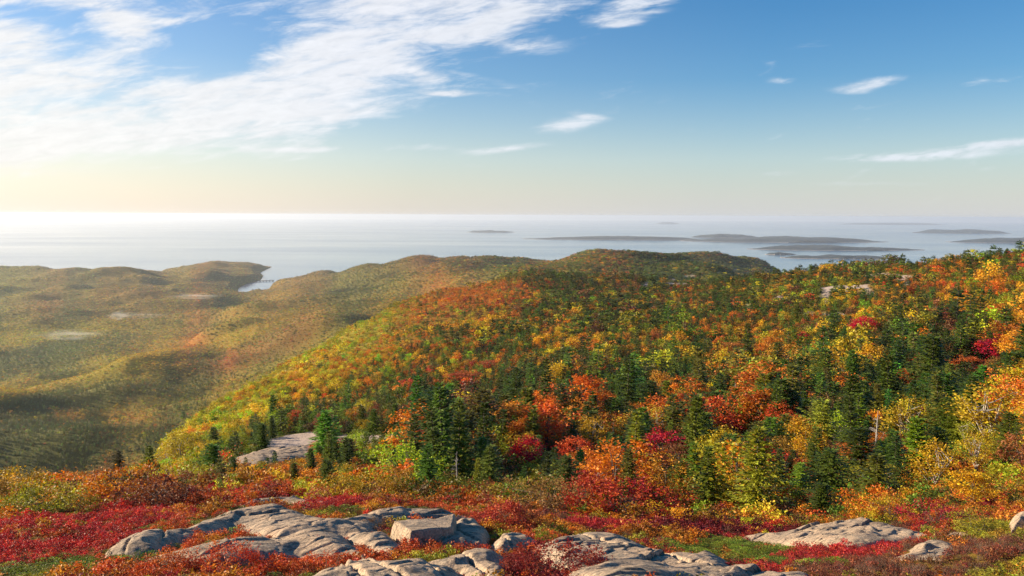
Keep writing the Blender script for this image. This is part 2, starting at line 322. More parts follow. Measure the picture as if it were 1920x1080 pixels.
# rock showing between the trees, in patches on the open slopes
def rockmask(u, v, x, y):
    m = np.zeros(len(u))
    for (zu, zv, ru, rv, ang, w) in [(1610, 545, 130, 45, -8, .58), (1500, 590, 60, 20, 0, .3), (1350, 512, 90, 7, 12, 1.5), (1270, 522, 50, 5, 12, 1.5), (1560, 492, 60, 5, 0, .8), (1650, 535, 70, 25, 0, .15), (1900, 520, 40, 10, 0, .8), (1690, 505, 60, 12, 0, .2), (1260, 490, 50, 5, 0, .8), (1130, 720, 30, 6, 0, .8),
                                     (590, 836, 140, 22, 2, .95), (500, 862, 80, 16, 8, .95), (690, 828, 75, 13, 0, 1.5), (1400, 560, 60, 20, 0, .35), (1150, 560, 80, 20, 0, .2), (1000, 500, 40, 6, 0, .3)]:
        ca, sa = math.cos(R(ang)), math.sin(R(ang)); du = u-zu; dv = -(v-zv)
        p = (du*ca+dv*sa)/ru; q = (-du*sa+dv*ca)/rv
        m += w*np.exp(-(p*p+q*q))
    lam = 2+0.012*y
    return np.where((y < 1080) | (m < .45), m, m*.35)+np.where(y < 1080, 1.7, .8)*fbm(x/lam, y/lam/1.6, 77, 4)
# ------------------------------------------------------------------ mesh helpers
def mesh_from(name, V, Fc, mats=(), mi=None, smooth=False, face_attr=None, vcol=None, vattr=None):
    """V (n,3); Fc (m,4) or (m,3) int"""
    me = bpy.data.meshes.new(name)
    V = np.asarray(V, np.float32); Fc = np.asarray(Fc, np.int32); k = Fc.shape[1]
    me.vertices.add(len(V)); me.vertices.foreach_set('co', V.ravel())
    me.loops.add(Fc.size); me.loops.foreach_set('vertex_index', Fc.ravel())
    me.polygons.add(len(Fc)); me.polygons.foreach_set('loop_start', np.arange(0, Fc.size, k, dtype=np.int32)); me.polygons.foreach_set('loop_total', np.full(len(Fc), k, np.int32))
    for m in mats: me.materials.append(m)
    if mi is not None: me.polygons.foreach_set('material_index', np.asarray(mi, np.int32))
    me.polygons.foreach_set('use_smooth', np.full(len(Fc), smooth))
    if face_attr:
        for n_, a in face_attr.items():
            at = me.attributes.new(n_, 'FLOAT', 'FACE'); at.data.foreach_set('value', np.asarray(a, np.float32))
    if vcol:
        for n_, a in vcol.items():
            at = me.attributes.new(n_, 'FLOAT_COLOR', 'POINT'); at.data.foreach_set('color', np.column_stack([a, np.ones(len(a))]).astype(np.float32).ravel())
    if vattr:
        for n_, a in vattr.items():
            at = me.attributes.new(n_, 'FLOAT', 'POINT'); at.data.foreach_set('value', np.asarray(a, np.float32))
    me.update(calc_edges=True); me.validate()
    return me
def obj(name, me, parent=None, **props):
    o = bpy.data.objects.new(name, me); C.objects.link(o)
    if parent is not None: o.parent = parent
    for k, v in props.items():
        if v is not None: o[k] = v
    return o
class Geo:
    def __init__(s): s.V = []; s.F = []; s.M = []; s.T = []; s.n = 0
    def add(s, V, Fq, m=0, tone=None):
        V = np.asarray(V, float); Fq = np.asarray(Fq, int)
        s.V.append(V); s.F.append(Fq+s.n); s.M.append(np.full(len(Fq), m)); s.T.append(np.full(len(Fq), .5) if tone is None else np.asarray(tone)); s.n += len(V)
    def leaves(s, c, d, n_, L, W, tone=None, m=0):
        """rhombic leaves at c along d with normal about n_"""
        N = len(c); d = d/np.linalg.norm(d, axis=1)[:, None]
        w = np.cross(n_, d); w /= (np.linalg.norm(w, axis=1)[:, None]+1e-9)
        L = np.broadcast_to(np.asarray(L, float), (N,))[:, None]; W = np.broadcast_to(np.asarray(W, float), (N,))[:, None]
        V = np.stack([c-d*L*.5, c+w*W*.5-d*L*.05, c+d*L*.5, c-w*W*.5-d*L*.05], 1).reshape(-1, 3)
        s.add(V, np.arange(4*N).reshape(N, 4), m, tone)
    def tube(s, P, r, sides=5, m=0):
        P = np.asarray(P, float); n = len(P); a = np.linspace(0, 2*math.pi, sides, endpoint=False)
        T = np.gradient(P, axis=0); T /= np.linalg.norm(T, axis=1)[:, None]+1e-9
        ref = np.array([0.3, 0.9, 0.1]); A = np.cross(T, ref); A /= np.linalg.norm(A, axis=1)[:, None]+1e-9; B = np.cross(T, A)
        r = np.broadcast_to(np.asarray(r, float), (n,))
        V = (P[:, None, :]+r[:, None, None]*(np.cos(a)[None, :, None]*A[:, None, :]+np.sin(a)[None, :, None]*B[:, None, :])).reshape(-1, 3)
        q = []
        for i in range(n-1):
            for j in range(sides):
                k = (j+1) % sides; q.append((i*sides+j, i*sides+k, (i+1)*sides+k, (i+1)*sides+j))
        s.add(V, q, m)
    def mesh(s, name, mats, smooth=False):
        return mesh_from(name, np.concatenate(s.V), np.concatenate(s.F), mats, np.concatenate(s.M), smooth, {'tone': np.concatenate(s.T)})
# ------------------------------------------------------------------ materials
def new_mat(name):
    m = bpy.data.materials.new(name); m.use_nodes = True; return m, NT(m.node_tree)
def leaf_mat(name, inst, trans=.35, var=.5):
    m, t = new_mat(name)
    if inst:
        col = t.n('ShaderNodeAttribute', attribute_type='INSTANCER', attribute_name='tint').outputs['Color']
    else:
        col = t.n('ShaderNodeObjectInfo').outputs['Color']
    tone = t.n('ShaderNodeAttribute', attribute_type='GEOMETRY', attribute_name='tone').outputs['Fac']
    tt = t.m('SUBTRACT', tone, 0.5)
    hs = t.n('ShaderNodeHueSaturation', inp={'Hue': t.m('MULTIPLY_ADD', tt, 0.05*var/.5, 0.5), 'Saturation': 1.0, 'Value': t.m('MULTIPLY_ADD', tt, 1.1*var/.5, 1.0), 'Color': col})
    c = hs.outputs[0]
    pb = t.n('ShaderNodeBsdfPrincipled', inp={'Base Color': c, 'Roughness': 0.55, 'Specular IOR Level': 0.25})
    tr = t.n('ShaderNodeBsdfTranslucent', inp={'Color': t.mix(0.3, c, (1, .75, .2), 'MULTIPLY')})
    mx = t.n('ShaderNodeMixShader', inp={0: trans, 1: pb.outputs[0], 2: tr.outputs[0]})
    t.n('ShaderNodeOutputMaterial', inp={0: mx.outputs[0]})
    return m
def bark_mat(name, c1, c2, sc_=12.0):
    m, t = new_mat(name)
    co = t.n('ShaderNodeTexCoord').outputs['Object']
    mp = t.n('ShaderNodeMapping', inp={0: co, 3: (1, 1, .35)})
    ns = t.n('ShaderNodeTexNoise', inp={'Vector': mp.outputs[0], 'Scale': sc_, 'Detail': 5, 'Roughness': .65})
    c = t.ramp(ns.outputs[0], [(.35, c1), (.62, c2)])
    bp = t.n('ShaderNodeBump', inp={'Strength': .5, 'Distance': .02, 'Height': ns.outputs[0]})
    pb = t.n('ShaderNodeBsdfPrincipled', inp={'Base Color': c, 'Roughness': .9, 'Normal': bp.outputs[0]})
    t.n('ShaderNodeOutputMaterial', inp={0: pb.outputs[0]}); return m
M_LEAF, M_LEAFI = leaf_mat('leaf', False), leaf_mat('woodland_leaf', True)
M_NEED, M_NEEDI = leaf_mat('needles', False, .26, .55), leaf_mat('woodland_needles', True, .26, .55)
M_BARK = bark_mat('spruce_bark', (.055, .040, .030), (.15, .12, .10))
M_BIRCH = bark_mat('birch_bark', (.16, .13, .11), (.55, .50, .43), 9)
M_GREY = bark_mat('dead_wood', (.20, .18, .16), (.42, .39, .35), 14)
def granite(name, use_obj=True, base=(.47, .345, .235)):
    m, t = new_mat(name)
    co = t.n('ShaderNodeTexCoord').outputs['Object'] if use_obj else t.n('ShaderNodeNewGeometry').outputs['Position']
    n1 = t.n('ShaderNodeTexNoise', inp={'Vector': co, 'Scale': 1.1, 'Detail': 6, 'Roughness': .62})
    n2 = t.n('ShaderNodeTexNoise', inp={'Vector': co, 'Scale': 22, 'Detail': 4, 'Roughness': .7})
    n3 = t.n('ShaderNodeTexNoise', inp={'Vector': co, 'Scale': 3.7, 'Detail': 8, 'Roughness': .68, 'Distortion': .5})
    mp = t.n('ShaderNodeMapping', inp={0: co, 2: (0, 0, R(25)), 3: (1, 5, 3)})
    n4 = t.n('ShaderNodeTexNoise', inp={'Vector': mp.outputs[0], 'Scale': 1.6, 'Detail': 7, 'Roughness': .6})
    vo = t.n('ShaderNodeTexVoronoi', feature='DISTANCE_TO_EDGE', inp={'Vector': t.n('ShaderNodeVectorMath', operation='ADD', inp={0: mp.outputs[0], 1: t.n('ShaderNodeVectorMath', operation='SCALE', inp={0: n3.outputs['Color'], 'Scale': .5}).outputs[0]}).outputs[0], 'Scale': .8})
    c = t.ramp(n1.outputs[0], [(.3, tuple(.72*x for x in base)), (.5, base), (.72, (base[0]*1.25, base[1]*1.18, base[2]*1.12))])
    lich = t.ramp(n3.outputs[0], [(.50, (0, 0, 0)), (.60, (1, 1, 1))])
    c = t.mix(t.m('MULTIPLY', lich, .35), c, (.19, .20, .17))
    st = t.ramp(n4.outputs[0], [(.36, (1, 1, 1)), (.47, (0, 0, 0))])
    c = t.mix(t.m('MULTIPLY', st, .55), c, (.10, .085, .075))
    sp = t.ramp(n2.outputs[0], [(.38, (.55, .55, .55)), (.55, (1, 1, 1)), (.7, (1.25, 1.2, 1.15))])
    c = t.mix(1.0, c, sp, 'MULTIPLY')
    ck = t.ramp(vo.outputs[0], [(.0, (1, 1, 1)), (.035, (0, 0, 0))])
    c = t.mix(t.m('MULTIPLY', ck, .3), c, (.05, .04, .035))
    h = t.m('ADD', t.m('ADD', t.m('MULTIPLY', n3.outputs[0], .6), t.m('MULTIPLY', n2.outputs[0], .12)), t.m('ADD', t.m('MULTIPLY', n4.outputs[0], .5), t.m('MULTIPLY', ck, -.25)))
    bp = t.n('ShaderNodeBump', inp={'Strength': .65, 'Distance': .10, 'Height': h})
    pb = t.n('ShaderNodeBsdfPrincipled', inp={'Base Color': c, 'Roughness': .85, 'Normal': bp.outputs[0], 'Specular IOR Level': .3})
    t.n('ShaderNodeOutputMaterial', inp={0: pb.outputs[0]}); return m
M_ROCK = granite('granite')
def ground_mat():
    m, t = new_mat('mountain_ground')
    pos = t.n('ShaderNodeNewGeometry').outputs['Position']
    tint = t.n('ShaderNodeAttribute', attribute_name='tint').outputs['Color']
    rk = t.n('ShaderNodeAttribute', attribute_name='rock').outputs['Fac']
    n1 = t.n('ShaderNodeTexNoise', inp={'Vector': pos, 'Scale': 1.3, 'Detail': 8, 'Roughness': .7})
    n2 = t.n('ShaderNodeTexNoise', inp={'Vector': pos, 'Scale': .07, 'Detail': 8, 'Roughness': .7})
    litter = t.mix(n1.outputs[0], (.035, .022, .012), (.13, .075, .035))
    c = t.mix(.55, litter, tint)
    gr = t.mix(n1.outputs[0], (.24, .19, .16), (.58, .46, .38))
    rf = t.ramp(t.m('ADD', rk, t.m('MULTIPLY', t.m('SUBTRACT', n1.outputs[0], .5), .35)), [(.27, (0, 0, 0)), (.36, (1, 1, 1))])
    c = t.mix(rf, c, gr)
    bp = t.n('ShaderNodeBump', inp={'Strength': .8, 'Distance': .3, 'Height': n1.outputs[0]})
    pb = t.n('ShaderNodeBsdfPrincipled', inp={'Base Color': c, 'Roughness': .95, 'Normal': bp.outputs[0], 'Specular IOR Level': .1})
    t.n('ShaderNodeOutputMaterial', inp={0: pb.outputs[0]}); return m
# ------------------------------------------------------------------ ground
def build_ground():
    A = math.atan(0.80)
    az = np.concatenate([np.arctan(np.linspace(-0.80, 0.80, 760)), np.linspace(A, 2*math.pi-A, 90)[1:-1]])
    r = np.exp(np.linspace(math.log(1.2), math.log(9000), 860))
    AZ, RR = np.meshgrid(az, r, indexing='ij')
    X = RR*np.sin(AZ); Y = RR*np.cos(AZ); Z = height(X.ravel(), Y.ravel()).reshape(X.shape)
    na, nr = X.shape
    V = np.column_stack([X.ravel(), Y.ravel(), Z.ravel()])
    i, j = np.meshgrid(np.arange(na), np.arange(nr-1), indexing='ij'); i2 = (i+1) % na
    q = np.stack([i*nr+j, i*nr+j+1, i2*nr+j+1, i2*nr+j], -1).reshape(-1, 4)
    V = np.vstack([V, [[0, 0, H-1.75]]]); c = len(V)-1
    front = V[:, 1] > 4
    u = np.full(len(V), 960.); v = np.full(len(V), 1000.)
    u[front], v[front] = project(V[front, 0], V[front, 1], V[front, 2]+canopy(V[front, 1])*.7)
    u = np.clip(u, -300, 2200); v = np.clip(v, 300, 1100)
    W = class_weights(u, v, V[:, 0], V[:, 1]); pal = np.array([PAL[k] for k in CL])
    tint = W@pal
    v0 = np.full(len(V), 1000.); v0[front] = project(V[front, 0], V[front, 1], V[front, 2])[1]
    rk = np.where(front, rockmask(u, v0, V[:, 0], V[:, 1]), 0)*.5
    tri = [(c, ((k+1) % na)*nr, k*nr) for k in range(na)]
    me = mesh_from('ground', V, np.vstack([q, [(a_, b_, d_, d_) for a_, b_, d_ in tri][:0] or np.zeros((0, 4), int)]), [ground_mat()], smooth=True, vcol={'tint': tint}, vattr={'rock': rk})
    o = obj('ground', me, kind='structure', label='wooded granite mountain slopes falling away to the valley and the coast')
build_ground()
# ------------------------------------------------------------------ sea and islands
def sea_mat():
    m, t = new_mat('sea_water')
    pos = t.n('ShaderNodeNewGeometry').outputs['Position']
    mp = t.n('ShaderNodeMapping', inp={0: pos, 3: (.00022, .0007, 1)})
    n1 = t.n('ShaderNodeTexNoise', inp={'Vector': mp.outputs[0], 'Scale': 1, 'Detail': 6, 'Roughness': .55})
    n2 = t.n('ShaderNodeTexNoise', inp={'Vector': pos, 'Scale': .02, 'Detail': 6, 'Roughness': .6})
    ro = t.n('ShaderNodeMapRange', inp={0: n1.outputs[0], 1: .3, 2: .7, 3: .09, 4: .18}).outputs[0]
    bp = t.n('ShaderNodeBump', inp={'Strength': .06, 'Distance': 3.0, 'Height': n2.outputs[0]})
    pb = t.n('ShaderNodeBsdfPrincipled', inp={'Base Color': (.02, .11, .22, 1), 'Roughness': ro, 'IOR': 1.33, 'Normal': bp.outputs[0]})
    t.n('ShaderNodeOutputMaterial', inp={0: pb.outputs[0]}); return m
def build_sea():
    a = np.linspace(0, 2*math.pi, 361)[:-1]; rr = np.array([500, 2000, 5000, 10000, 20000, 40000, 75000.])
    V = np.array([(r*math.sin(t), r*math.cos(t), 0) for r in rr for t in a]); n = len(a)
    q = [(i*n+j, (i+1)*n+j, (i+1)*n+(j+1) % n, i*n+(j+1) % n) for i in range(len(rr)-1) for j in range(n)]
    obj('sea', mesh_from('sea', V, q, [sea_mat()]), kind='structure', label='calm pale ocean reaching to a hazy horizon')
build_sea()
def island_mat():
    m, t = new_mat('island_woods')
    pos = t.n('ShaderNodeNewGeometry').outputs['Position']
    n1 = t.n('ShaderNodeTexNoise', inp={'Vector': pos, 'Scale': .012, 'Detail': 7, 'Roughness': .7})
    c = t.ramp(n1.outputs[0], [(.35, (.006, .018, .022)), (.55, (.014, .028, .030)), (.7, (.03, .034, .03))])
    sep = t.n('ShaderNodeSeparateXYZ', inp={0: pos})
    c = t.mix(t.m('LESS_THAN', sep.outputs[2], 3.0), c, (.36, .30, .26))
    bp = t.n('ShaderNodeBump', inp={'Strength': 1, 'Distance': 12, 'Height': n1.outputs[0]})
    pb = t.n('ShaderNodeBsdfPrincipled', inp={'Base Color': c, 'Roughness': .95, 'Normal': bp.outputs[0]})
    t.n('ShaderNodeOutputMaterial', inp={0: pb.outputs[0]}); return m
M_ISL = island_mat()
def island(u0, u1, vb, hpx, dep, label, seed, peak=.5):
    """low wooded island: u0..u1 its ends, vb its near shore row, hpx its rise in photo pixels, dep its depth in metres"""
    Y = H*F/(vb-vhu((u0+u1)/2)); cx = ((u0+u1)/2-960)/F*Y; hw = (u1-u0)/2/F*Y; hz = hpx/F*Y*.5
    nu, nv = 120, 24
    U, Vv = np.meshgrid(np.linspace(-1, 1, nu), np.linspace(-1, 1, nv), indexing='ij')
    edge = 1+.6*fbm(U*4+seed, Vv*2, seed, 4)
    d = 1-np.sqrt((np.abs(U)**2.2)+(np.abs(Vv)/edge)**2)
    prof = sstep(0, .35, d)*(.55+1.1*(fbm(U*3+seed*3, Vv*1.2, seed+9, 4)+.3))*np.exp(-((U-(peak*2-1))/1.1)**2)
    X = cx+U*hw*(1); Yy = Y+dep*.5+Vv*dep*.5+dep*.2*U*0
    Z = np.where(d > 0, hz*prof*1.25+fbm(X/60, Yy/60, seed, 3)*hz*.25+1.5, -6)
    V = np.column_stack([X.ravel(), Yy.ravel(), Z.ravel()])
    i, j = np.meshgrid(np.arange(nu-1), np.arange(nv-1), indexing='ij')
    q = np.stack([i*nv+j, (i+1)*nv+j, (i+1)*nv+j+1, i*nv+j+1], -1).reshape(-1, 4)
    obj('island', mesh_from('island', V, q, [M_ISL], smooth=True), kind='structure', label=label, group='wooded islands in the bay')
island(872, 968, 436, 5, 900, 'small low island farthest left on the open sea', 1)
island(975, 1335, 450, 9, 900, 'long flat island tapering to a thin left tip', 2, .62)
island(1290, 1700, 455, 13, 1400, 'large wooded island in the middle of the bay with a low left arm', 3, .62)
island(1300, 1440, 446, 9, 800, 'low left arm of land beside the large bay island', 11)
island(1415, 1760, 470, 11, 700, 'long dark island nearest the mountain shore', 4, .4)
island(1232, 1280, 420, 5, 1500, 'tiny lone island close to the horizon', 5)
island(1580, 1800, 421.5, 5, 2500, 'thin far island strip just under the horizon', 6)
island(1735, 1925, 438, 10, 1400, 'broad hazy island at the right edge under the horizon', 7)
island(1800, 2100, 456, 12, 900, 'island showing behind the spruces of the right skyline', 8)
island(1478, 1700, 486, 8, 500, 'low wooded shore showing just over the rocky ridge', 9, .5)
island(1440, 1500, 478, 6, 200, 'little islet off the brown headland', 10)
# ------------------------------------------------------------------ plants: shapes
def g_spruce(seed, wid=.22, nw=24, nb=7, ns=7, leaf=.05, bottom=.06, power=.85, droop=.28, trunk=True, gap=0.10):
    g = Geo(); r = np.random.default_rng(seed)
    if trunk: g.tube([(0, 0, -.03), (.004, 0, .3), (0, .003, .65), (0, 0, .985)], [.016, .012, .007, .002], 6, 0)
    a0 = r.uniform(0, 6.28); lop = r.uniform(.05, .28)
    for i in range(nw):
        f = (i+r.uniform(-.3, .3))/nw; zc = bottom+(1-bottom)*np.clip(f, 0, 1)**.92
        L0 = wid*(1-zc)**power*r.uniform(.82, 1.15)+.012
        k = nb if i < nw*.8 else max(4, nb-2)
        for j in range(k):
            if r.random() < gap: continue
            a = 2*math.pi*(j+r.uniform(-.35, .35))/k+i*.7; L = L0*r.uniform(.6, 1.2)*(1+lop*math.cos(a-a0))
            up = -.30+.75*zc+r.uniform(-.1, .1)
            n_ = max(3, int(ns*(.45+.55*L/wid)))
            t = (np.arange(n_)+r.uniform(.2, .8, n_))/n_
            bx, by = math.cos(a), math.sin(a)
            P = np.stack([bx*L*t, by*L*t, zc+L*(up*t-droop*t*t*(1-zc)+.10*t**3)], 1)
            for sg in (-1, 1):
                ang = a+sg*r.uniform(.35, .95, n_)*(1-.3*t)
                d = np.stack([np.cos(ang), np.sin(ang), up*.7-.25+r.uniform(-.25, .2, n_)], 1)
                ll = leaf*(1.15-.45*t)*r.uniform(.7, 1.3, n_)
                n0 = np.stack([r.normal(0, .45, n_), r.normal(0, .45, n_), np.ones(n_)], 1)
                g.leaves(P+d*ll[:, None]*.35, d, n0, ll, ll*.46, np.clip(r.normal(.5, .16, n_), 0, 1), 1)
            d = np.array([[bx, by, up]])+r.normal(0, .12, (1, 3)); g.leaves(P[-1:]+d*leaf*.4, d, np.array([[0, 0, 1.]]), leaf*1.1, leaf*.5, [r.uniform(.4, .8)], 1)
    g.leaves(np.array([[0, 0, .985]]*3), np.array([[.05, 0, 1], [0, .05, 1], [-.04, .03, 1.]]), np.array([[1, 0, 0], [0, 1, 0], [.7, .7, 0.]]), leaf*.8, leaf*.25, None, 1)
    return g
def g_round(seed, wid=.36, ncl=42, nl=60, bottom=.26, top=.97, leaf=.04, sig=.062, limbs=16, lean=0.0, stems=1, flat=.7, tr=.017, hole=0.0, twigs=True):
    g = Geo(); r = np.random.default_rng(seed)
    cz = (bottom+top)/2; rz = (top-bottom)/2
    lob = r.normal(0, 1, (5, 3)); lob /= np.linalg.norm(lob, axis=1)[:, None]; la = r.uniform(-.25, .3, 5)
    cs = []
    while len(cs) < ncl:
        d = r.normal(0, 1, 3); d /= np.linalg.norm(d); q = r.uniform(.35, 1)**.6
        k = 1+sum(a_*max(0, d@l_)**3 for a_, l_ in zip(la, lob))
        w_ = wid*(1.0 if d[2] < .2 else 1-.25*d[2])
        cs.append((d[0]*q*w_*k+lean*.3, d[1]*q*w_*k, cz+d[2]*q*rz*min(k, 1.04)))
    cs = np.array(cs)
    base = [np.array([r.normal(0, .02*(stems > 1)), r.normal(0, .02*(stems > 1)), 0]) for _ in range(stems)]
    for b0 in base:
        tp = np.array([lean*.3+(r.normal(0, .4)*wid if stems > 1 else 0), (r.normal(0, .4)*wid if stems > 1 else 0), cz+rz*.35])
        mid = (b0+tp)/2+np.array([r.normal(0, .02), r.normal(0, .02), 0])
        g.tube([b0-np.array([0, 0, .03]), b0*.6+mid*.4, mid, tp], np.array([1, .8, .6, .2])*tr/math.sqrt(stems), 6, 0)
        if twigs:
            for c_ in cs[r.permutation(ncl)[:limbs//stems+1]]:
                z0 = r.uniform(bottom*.55, max(bottom*.6+.05, min(c_[2], cz+.1))); f = z0/tp[2]; p0 = b0*(1-f)+tp*f if f < 1 else tp
                g.tube([p0, (p0+c_)/2+np.array([0, 0, -.02]), c_], np.array([.42, .28, .10])*tr, 4, 0)
    for c_ in cs:
        n_ = int(nl*r.uniform(.6, 1.3)); ct = r.normal(.5, .13)
        p = c_+r.normal(0, 1, (n_, 3))*np.array([sig, sig, sig*flat])*r.uniform(.7, 1.25)
        p[:, 2] = np.maximum(p[:, 2], .01)
        d = r.normal(0, 1, (n_, 3))*np.array([1, 1, .6]); nn = r.normal(0, .8, (n_, 3))+np.array([0, 0, .6])
        ll = leaf*r.uniform(.6, 1.3, n_)
        g.leaves(p, d, nn, ll, ll*.62, np.clip(ct+r.normal(0, .13, n_), 0, 1), 1)
    return g
def g_snag(seed, n=26):
    g = Geo(); r = np.random.default_rng(seed)
    g.tube([(0, 0, -.03), (.01, 0, .4), (-.005, .01, .8), (.0, .01, 1)], [.016, .012, .007, .002], 6, 0)
    for i in range(n):
        z = r.uniform(.25, .97); a = r.uniform(0, 6.28); L = .17*(1.1-z)*r.uniform(.5, 1.4); d = np.array([math.cos(a), math.sin(a), r.uniform(-.1, .5)])
        p0 = np.array([0, 0, z]); p1 = p0+d*L; g.tube([p0, (p0+p1)/2+np.array([0, 0, .01]), p1], [.004, .003, .001], 3, 0)
        for _ in range(3):
            e = d+r.normal(0, .5, 3); q0 = p0+(p1-p0)*r.uniform(.3, .9); g.tube([q0, q0+e*L*.35], [.002, .0008], 3, 0)
    return g
def split_geo(g):
    """trunk part and crown part of one plant"""
    V = np.concatenate(g.V); Fq = np.concatenate(g.F); M = np.concatenate(g.M); T = np.concatenate(g.T); out = []
    for k in (0, 1):
        f = Fq[M == k]
        if len(f) == 0: out.append(None); continue
        ids = np.unique(f); mp = np.zeros(len(V), int); mp[ids] = np.arange(len(ids)); out.append((V[ids], mp[f], T[M == k]))
    return out
# ------------------------------------------------------------------ plants: prototypes for single trees
KINDS = {}
def proto(kind, geos, bark, leafm, trunkname='trunk', crown='crown'):
    L = []
    for g in geos:
        a, b = split_geo(g)
        L.append((mesh_from(trunkname, a[0], a[1], [bark], smooth=True, face_attr={'tone': a[2]}) if a else None,
                  mesh_from(crown, b[0], b[1], [leafm], face_attr={'tone': b[2]}) if b else None))
    KINDS[kind] = (L, trunkname, crown)
proto('spruce', [g_spruce(s, wid=w, nw=26, nb=8, ns=8, power=p) for s, w, p in ((1, .20, .85), (2, .24, .8), (3, .17, .9), (4, .22, 1.0), (5, .27, .8), (6, .19, .75))], M_BARK, M_NEED)
proto('pine', [g_spruce(s, wid=w, nw=24, nb=10, ns=10, leaf=.06, power=p, droop=.12, bottom=.05) for s, w, p in ((11, .34, .62), (12, .40, .55), (13, .36, .75))], M_BARK, M_NEED)
proto('maple', [g_round(s, wid=w, ncl=52, nl=56, bottom=b, leaf=.036, sig=.055) for s, w, b in ((21, .38, .28), (22, .33, .3), (23, .44, .24), (24, .36, .34), (25, .40, .2))], M_BARK, M_LEAF)
proto('birch', [g_round(s, wid=w, ncl=44, nl=46, bottom=b, leaf=.032, sig=.05, stems=k, limbs=22, tr=.019) for s, w, b, k in ((31, .28, .25, 1), (32, .33, .22, 2), (33, .30, .3, 2), (34, .26, .2, 1))], M_BIRCH, M_LEAF)
proto('shrub', [g_round(s, wid=w, ncl=46, nl=60, bottom=.10, top=.95, leaf=.055, sig=.10, stems=5, limbs=20, tr=.02, flat=.7) for s, w in ((41, .75), (42, .9), (43, .65), (44, 1.1), (45, .8))], M_BARK, M_LEAF, 'stems', 'foliage')
proto('snag', [g_snag(s) for s in (51, 52, 53)], M_GREY, M_LEAF)
# ------------------------------------------------------------------ placing single trees and shrubs
HEROBOX = []
def plant(kind, x, y, hgt, wsc, col, name, cat, label, group=None, z=None, var=None, lean=0.0):
    L, tn, cn = KINDS[kind]; k = RNG.integers(len(L)) if var is None else var % len(L)
    if z is None: z = float(height(np.array([x]), np.array([y]))[0])-.05
    root = bpy.data.objects.new(name, None); C.objects.link(root); root.empty_display_size = .3
    root.location = (x, y, z); root.rotation_euler = (R(RNG.uniform(-4, 4)), R(RNG.uniform(-4, 4))+lean, RNG.uniform(0, 6.28)); root.scale = (hgt*wsc, hgt*wsc, hgt)
    root['label'] = label; root['category'] = cat
    if group: root['group'] = group
    for me, nm in zip(L[k], (tn, cn)):
        if me is None: continue
        c = bpy.data.objects.new(nm, me); C.objects.link(c); c.parent = root; c.color = tuple(col)+(1,)
    return root
WID = {'spruce': .42, 'pine': .72, 'maple': .82, 'birch': .66, 'shrub': 1.7, 'snag': .25}
PLACED = []     # x, y, screen u, top row, half width, base row
def hero(kind, u, vb, vt, wpx, col, label, name=None, cat=None, group=None, var=None, lean=0.0):
    x, y = ground_at(u, vb)
    dh = vb-vt
    if y > 700 or (y > 200 and vb > 860):
        y = 505.0 if vb < 700 else 60.0; x = (u-960)/F*y; vb = vhu(u)+F*(H-float(height(np.array([x]), np.array([y]))[0]))/y; vt = vb-dh
    h = (vb-vt)/F*y/1.0
    col = PAL[col] if isinstance(col, str) else col
    ws = (wpx/F*y)/(WID[kind]*h)*(1.12 if kind != 'snag' else 1)
    nm, ct = {'spruce': ('spruce_tree', 'spruce'), 'pine': ('pine_tree', 'pine'), 'maple': ('maple_tree', 'maple'), 'birch': ('birch_tree', 'birch'), 'shrub': ('shrub', 'shrub'), 'snag': ('dead_tree', 'dead tree')}[kind]
    plant(kind, x, y, h, ws, col, name or nm, cat or ct, label, group, var=var, lean=lean)
    HEROBOX.append((u, vb, vt, wpx/2, y)); PLACED.append((x, y))
DG = (.090, .125, .014); LG = (.29, .30, .02); MG = (.17, .205, .018)
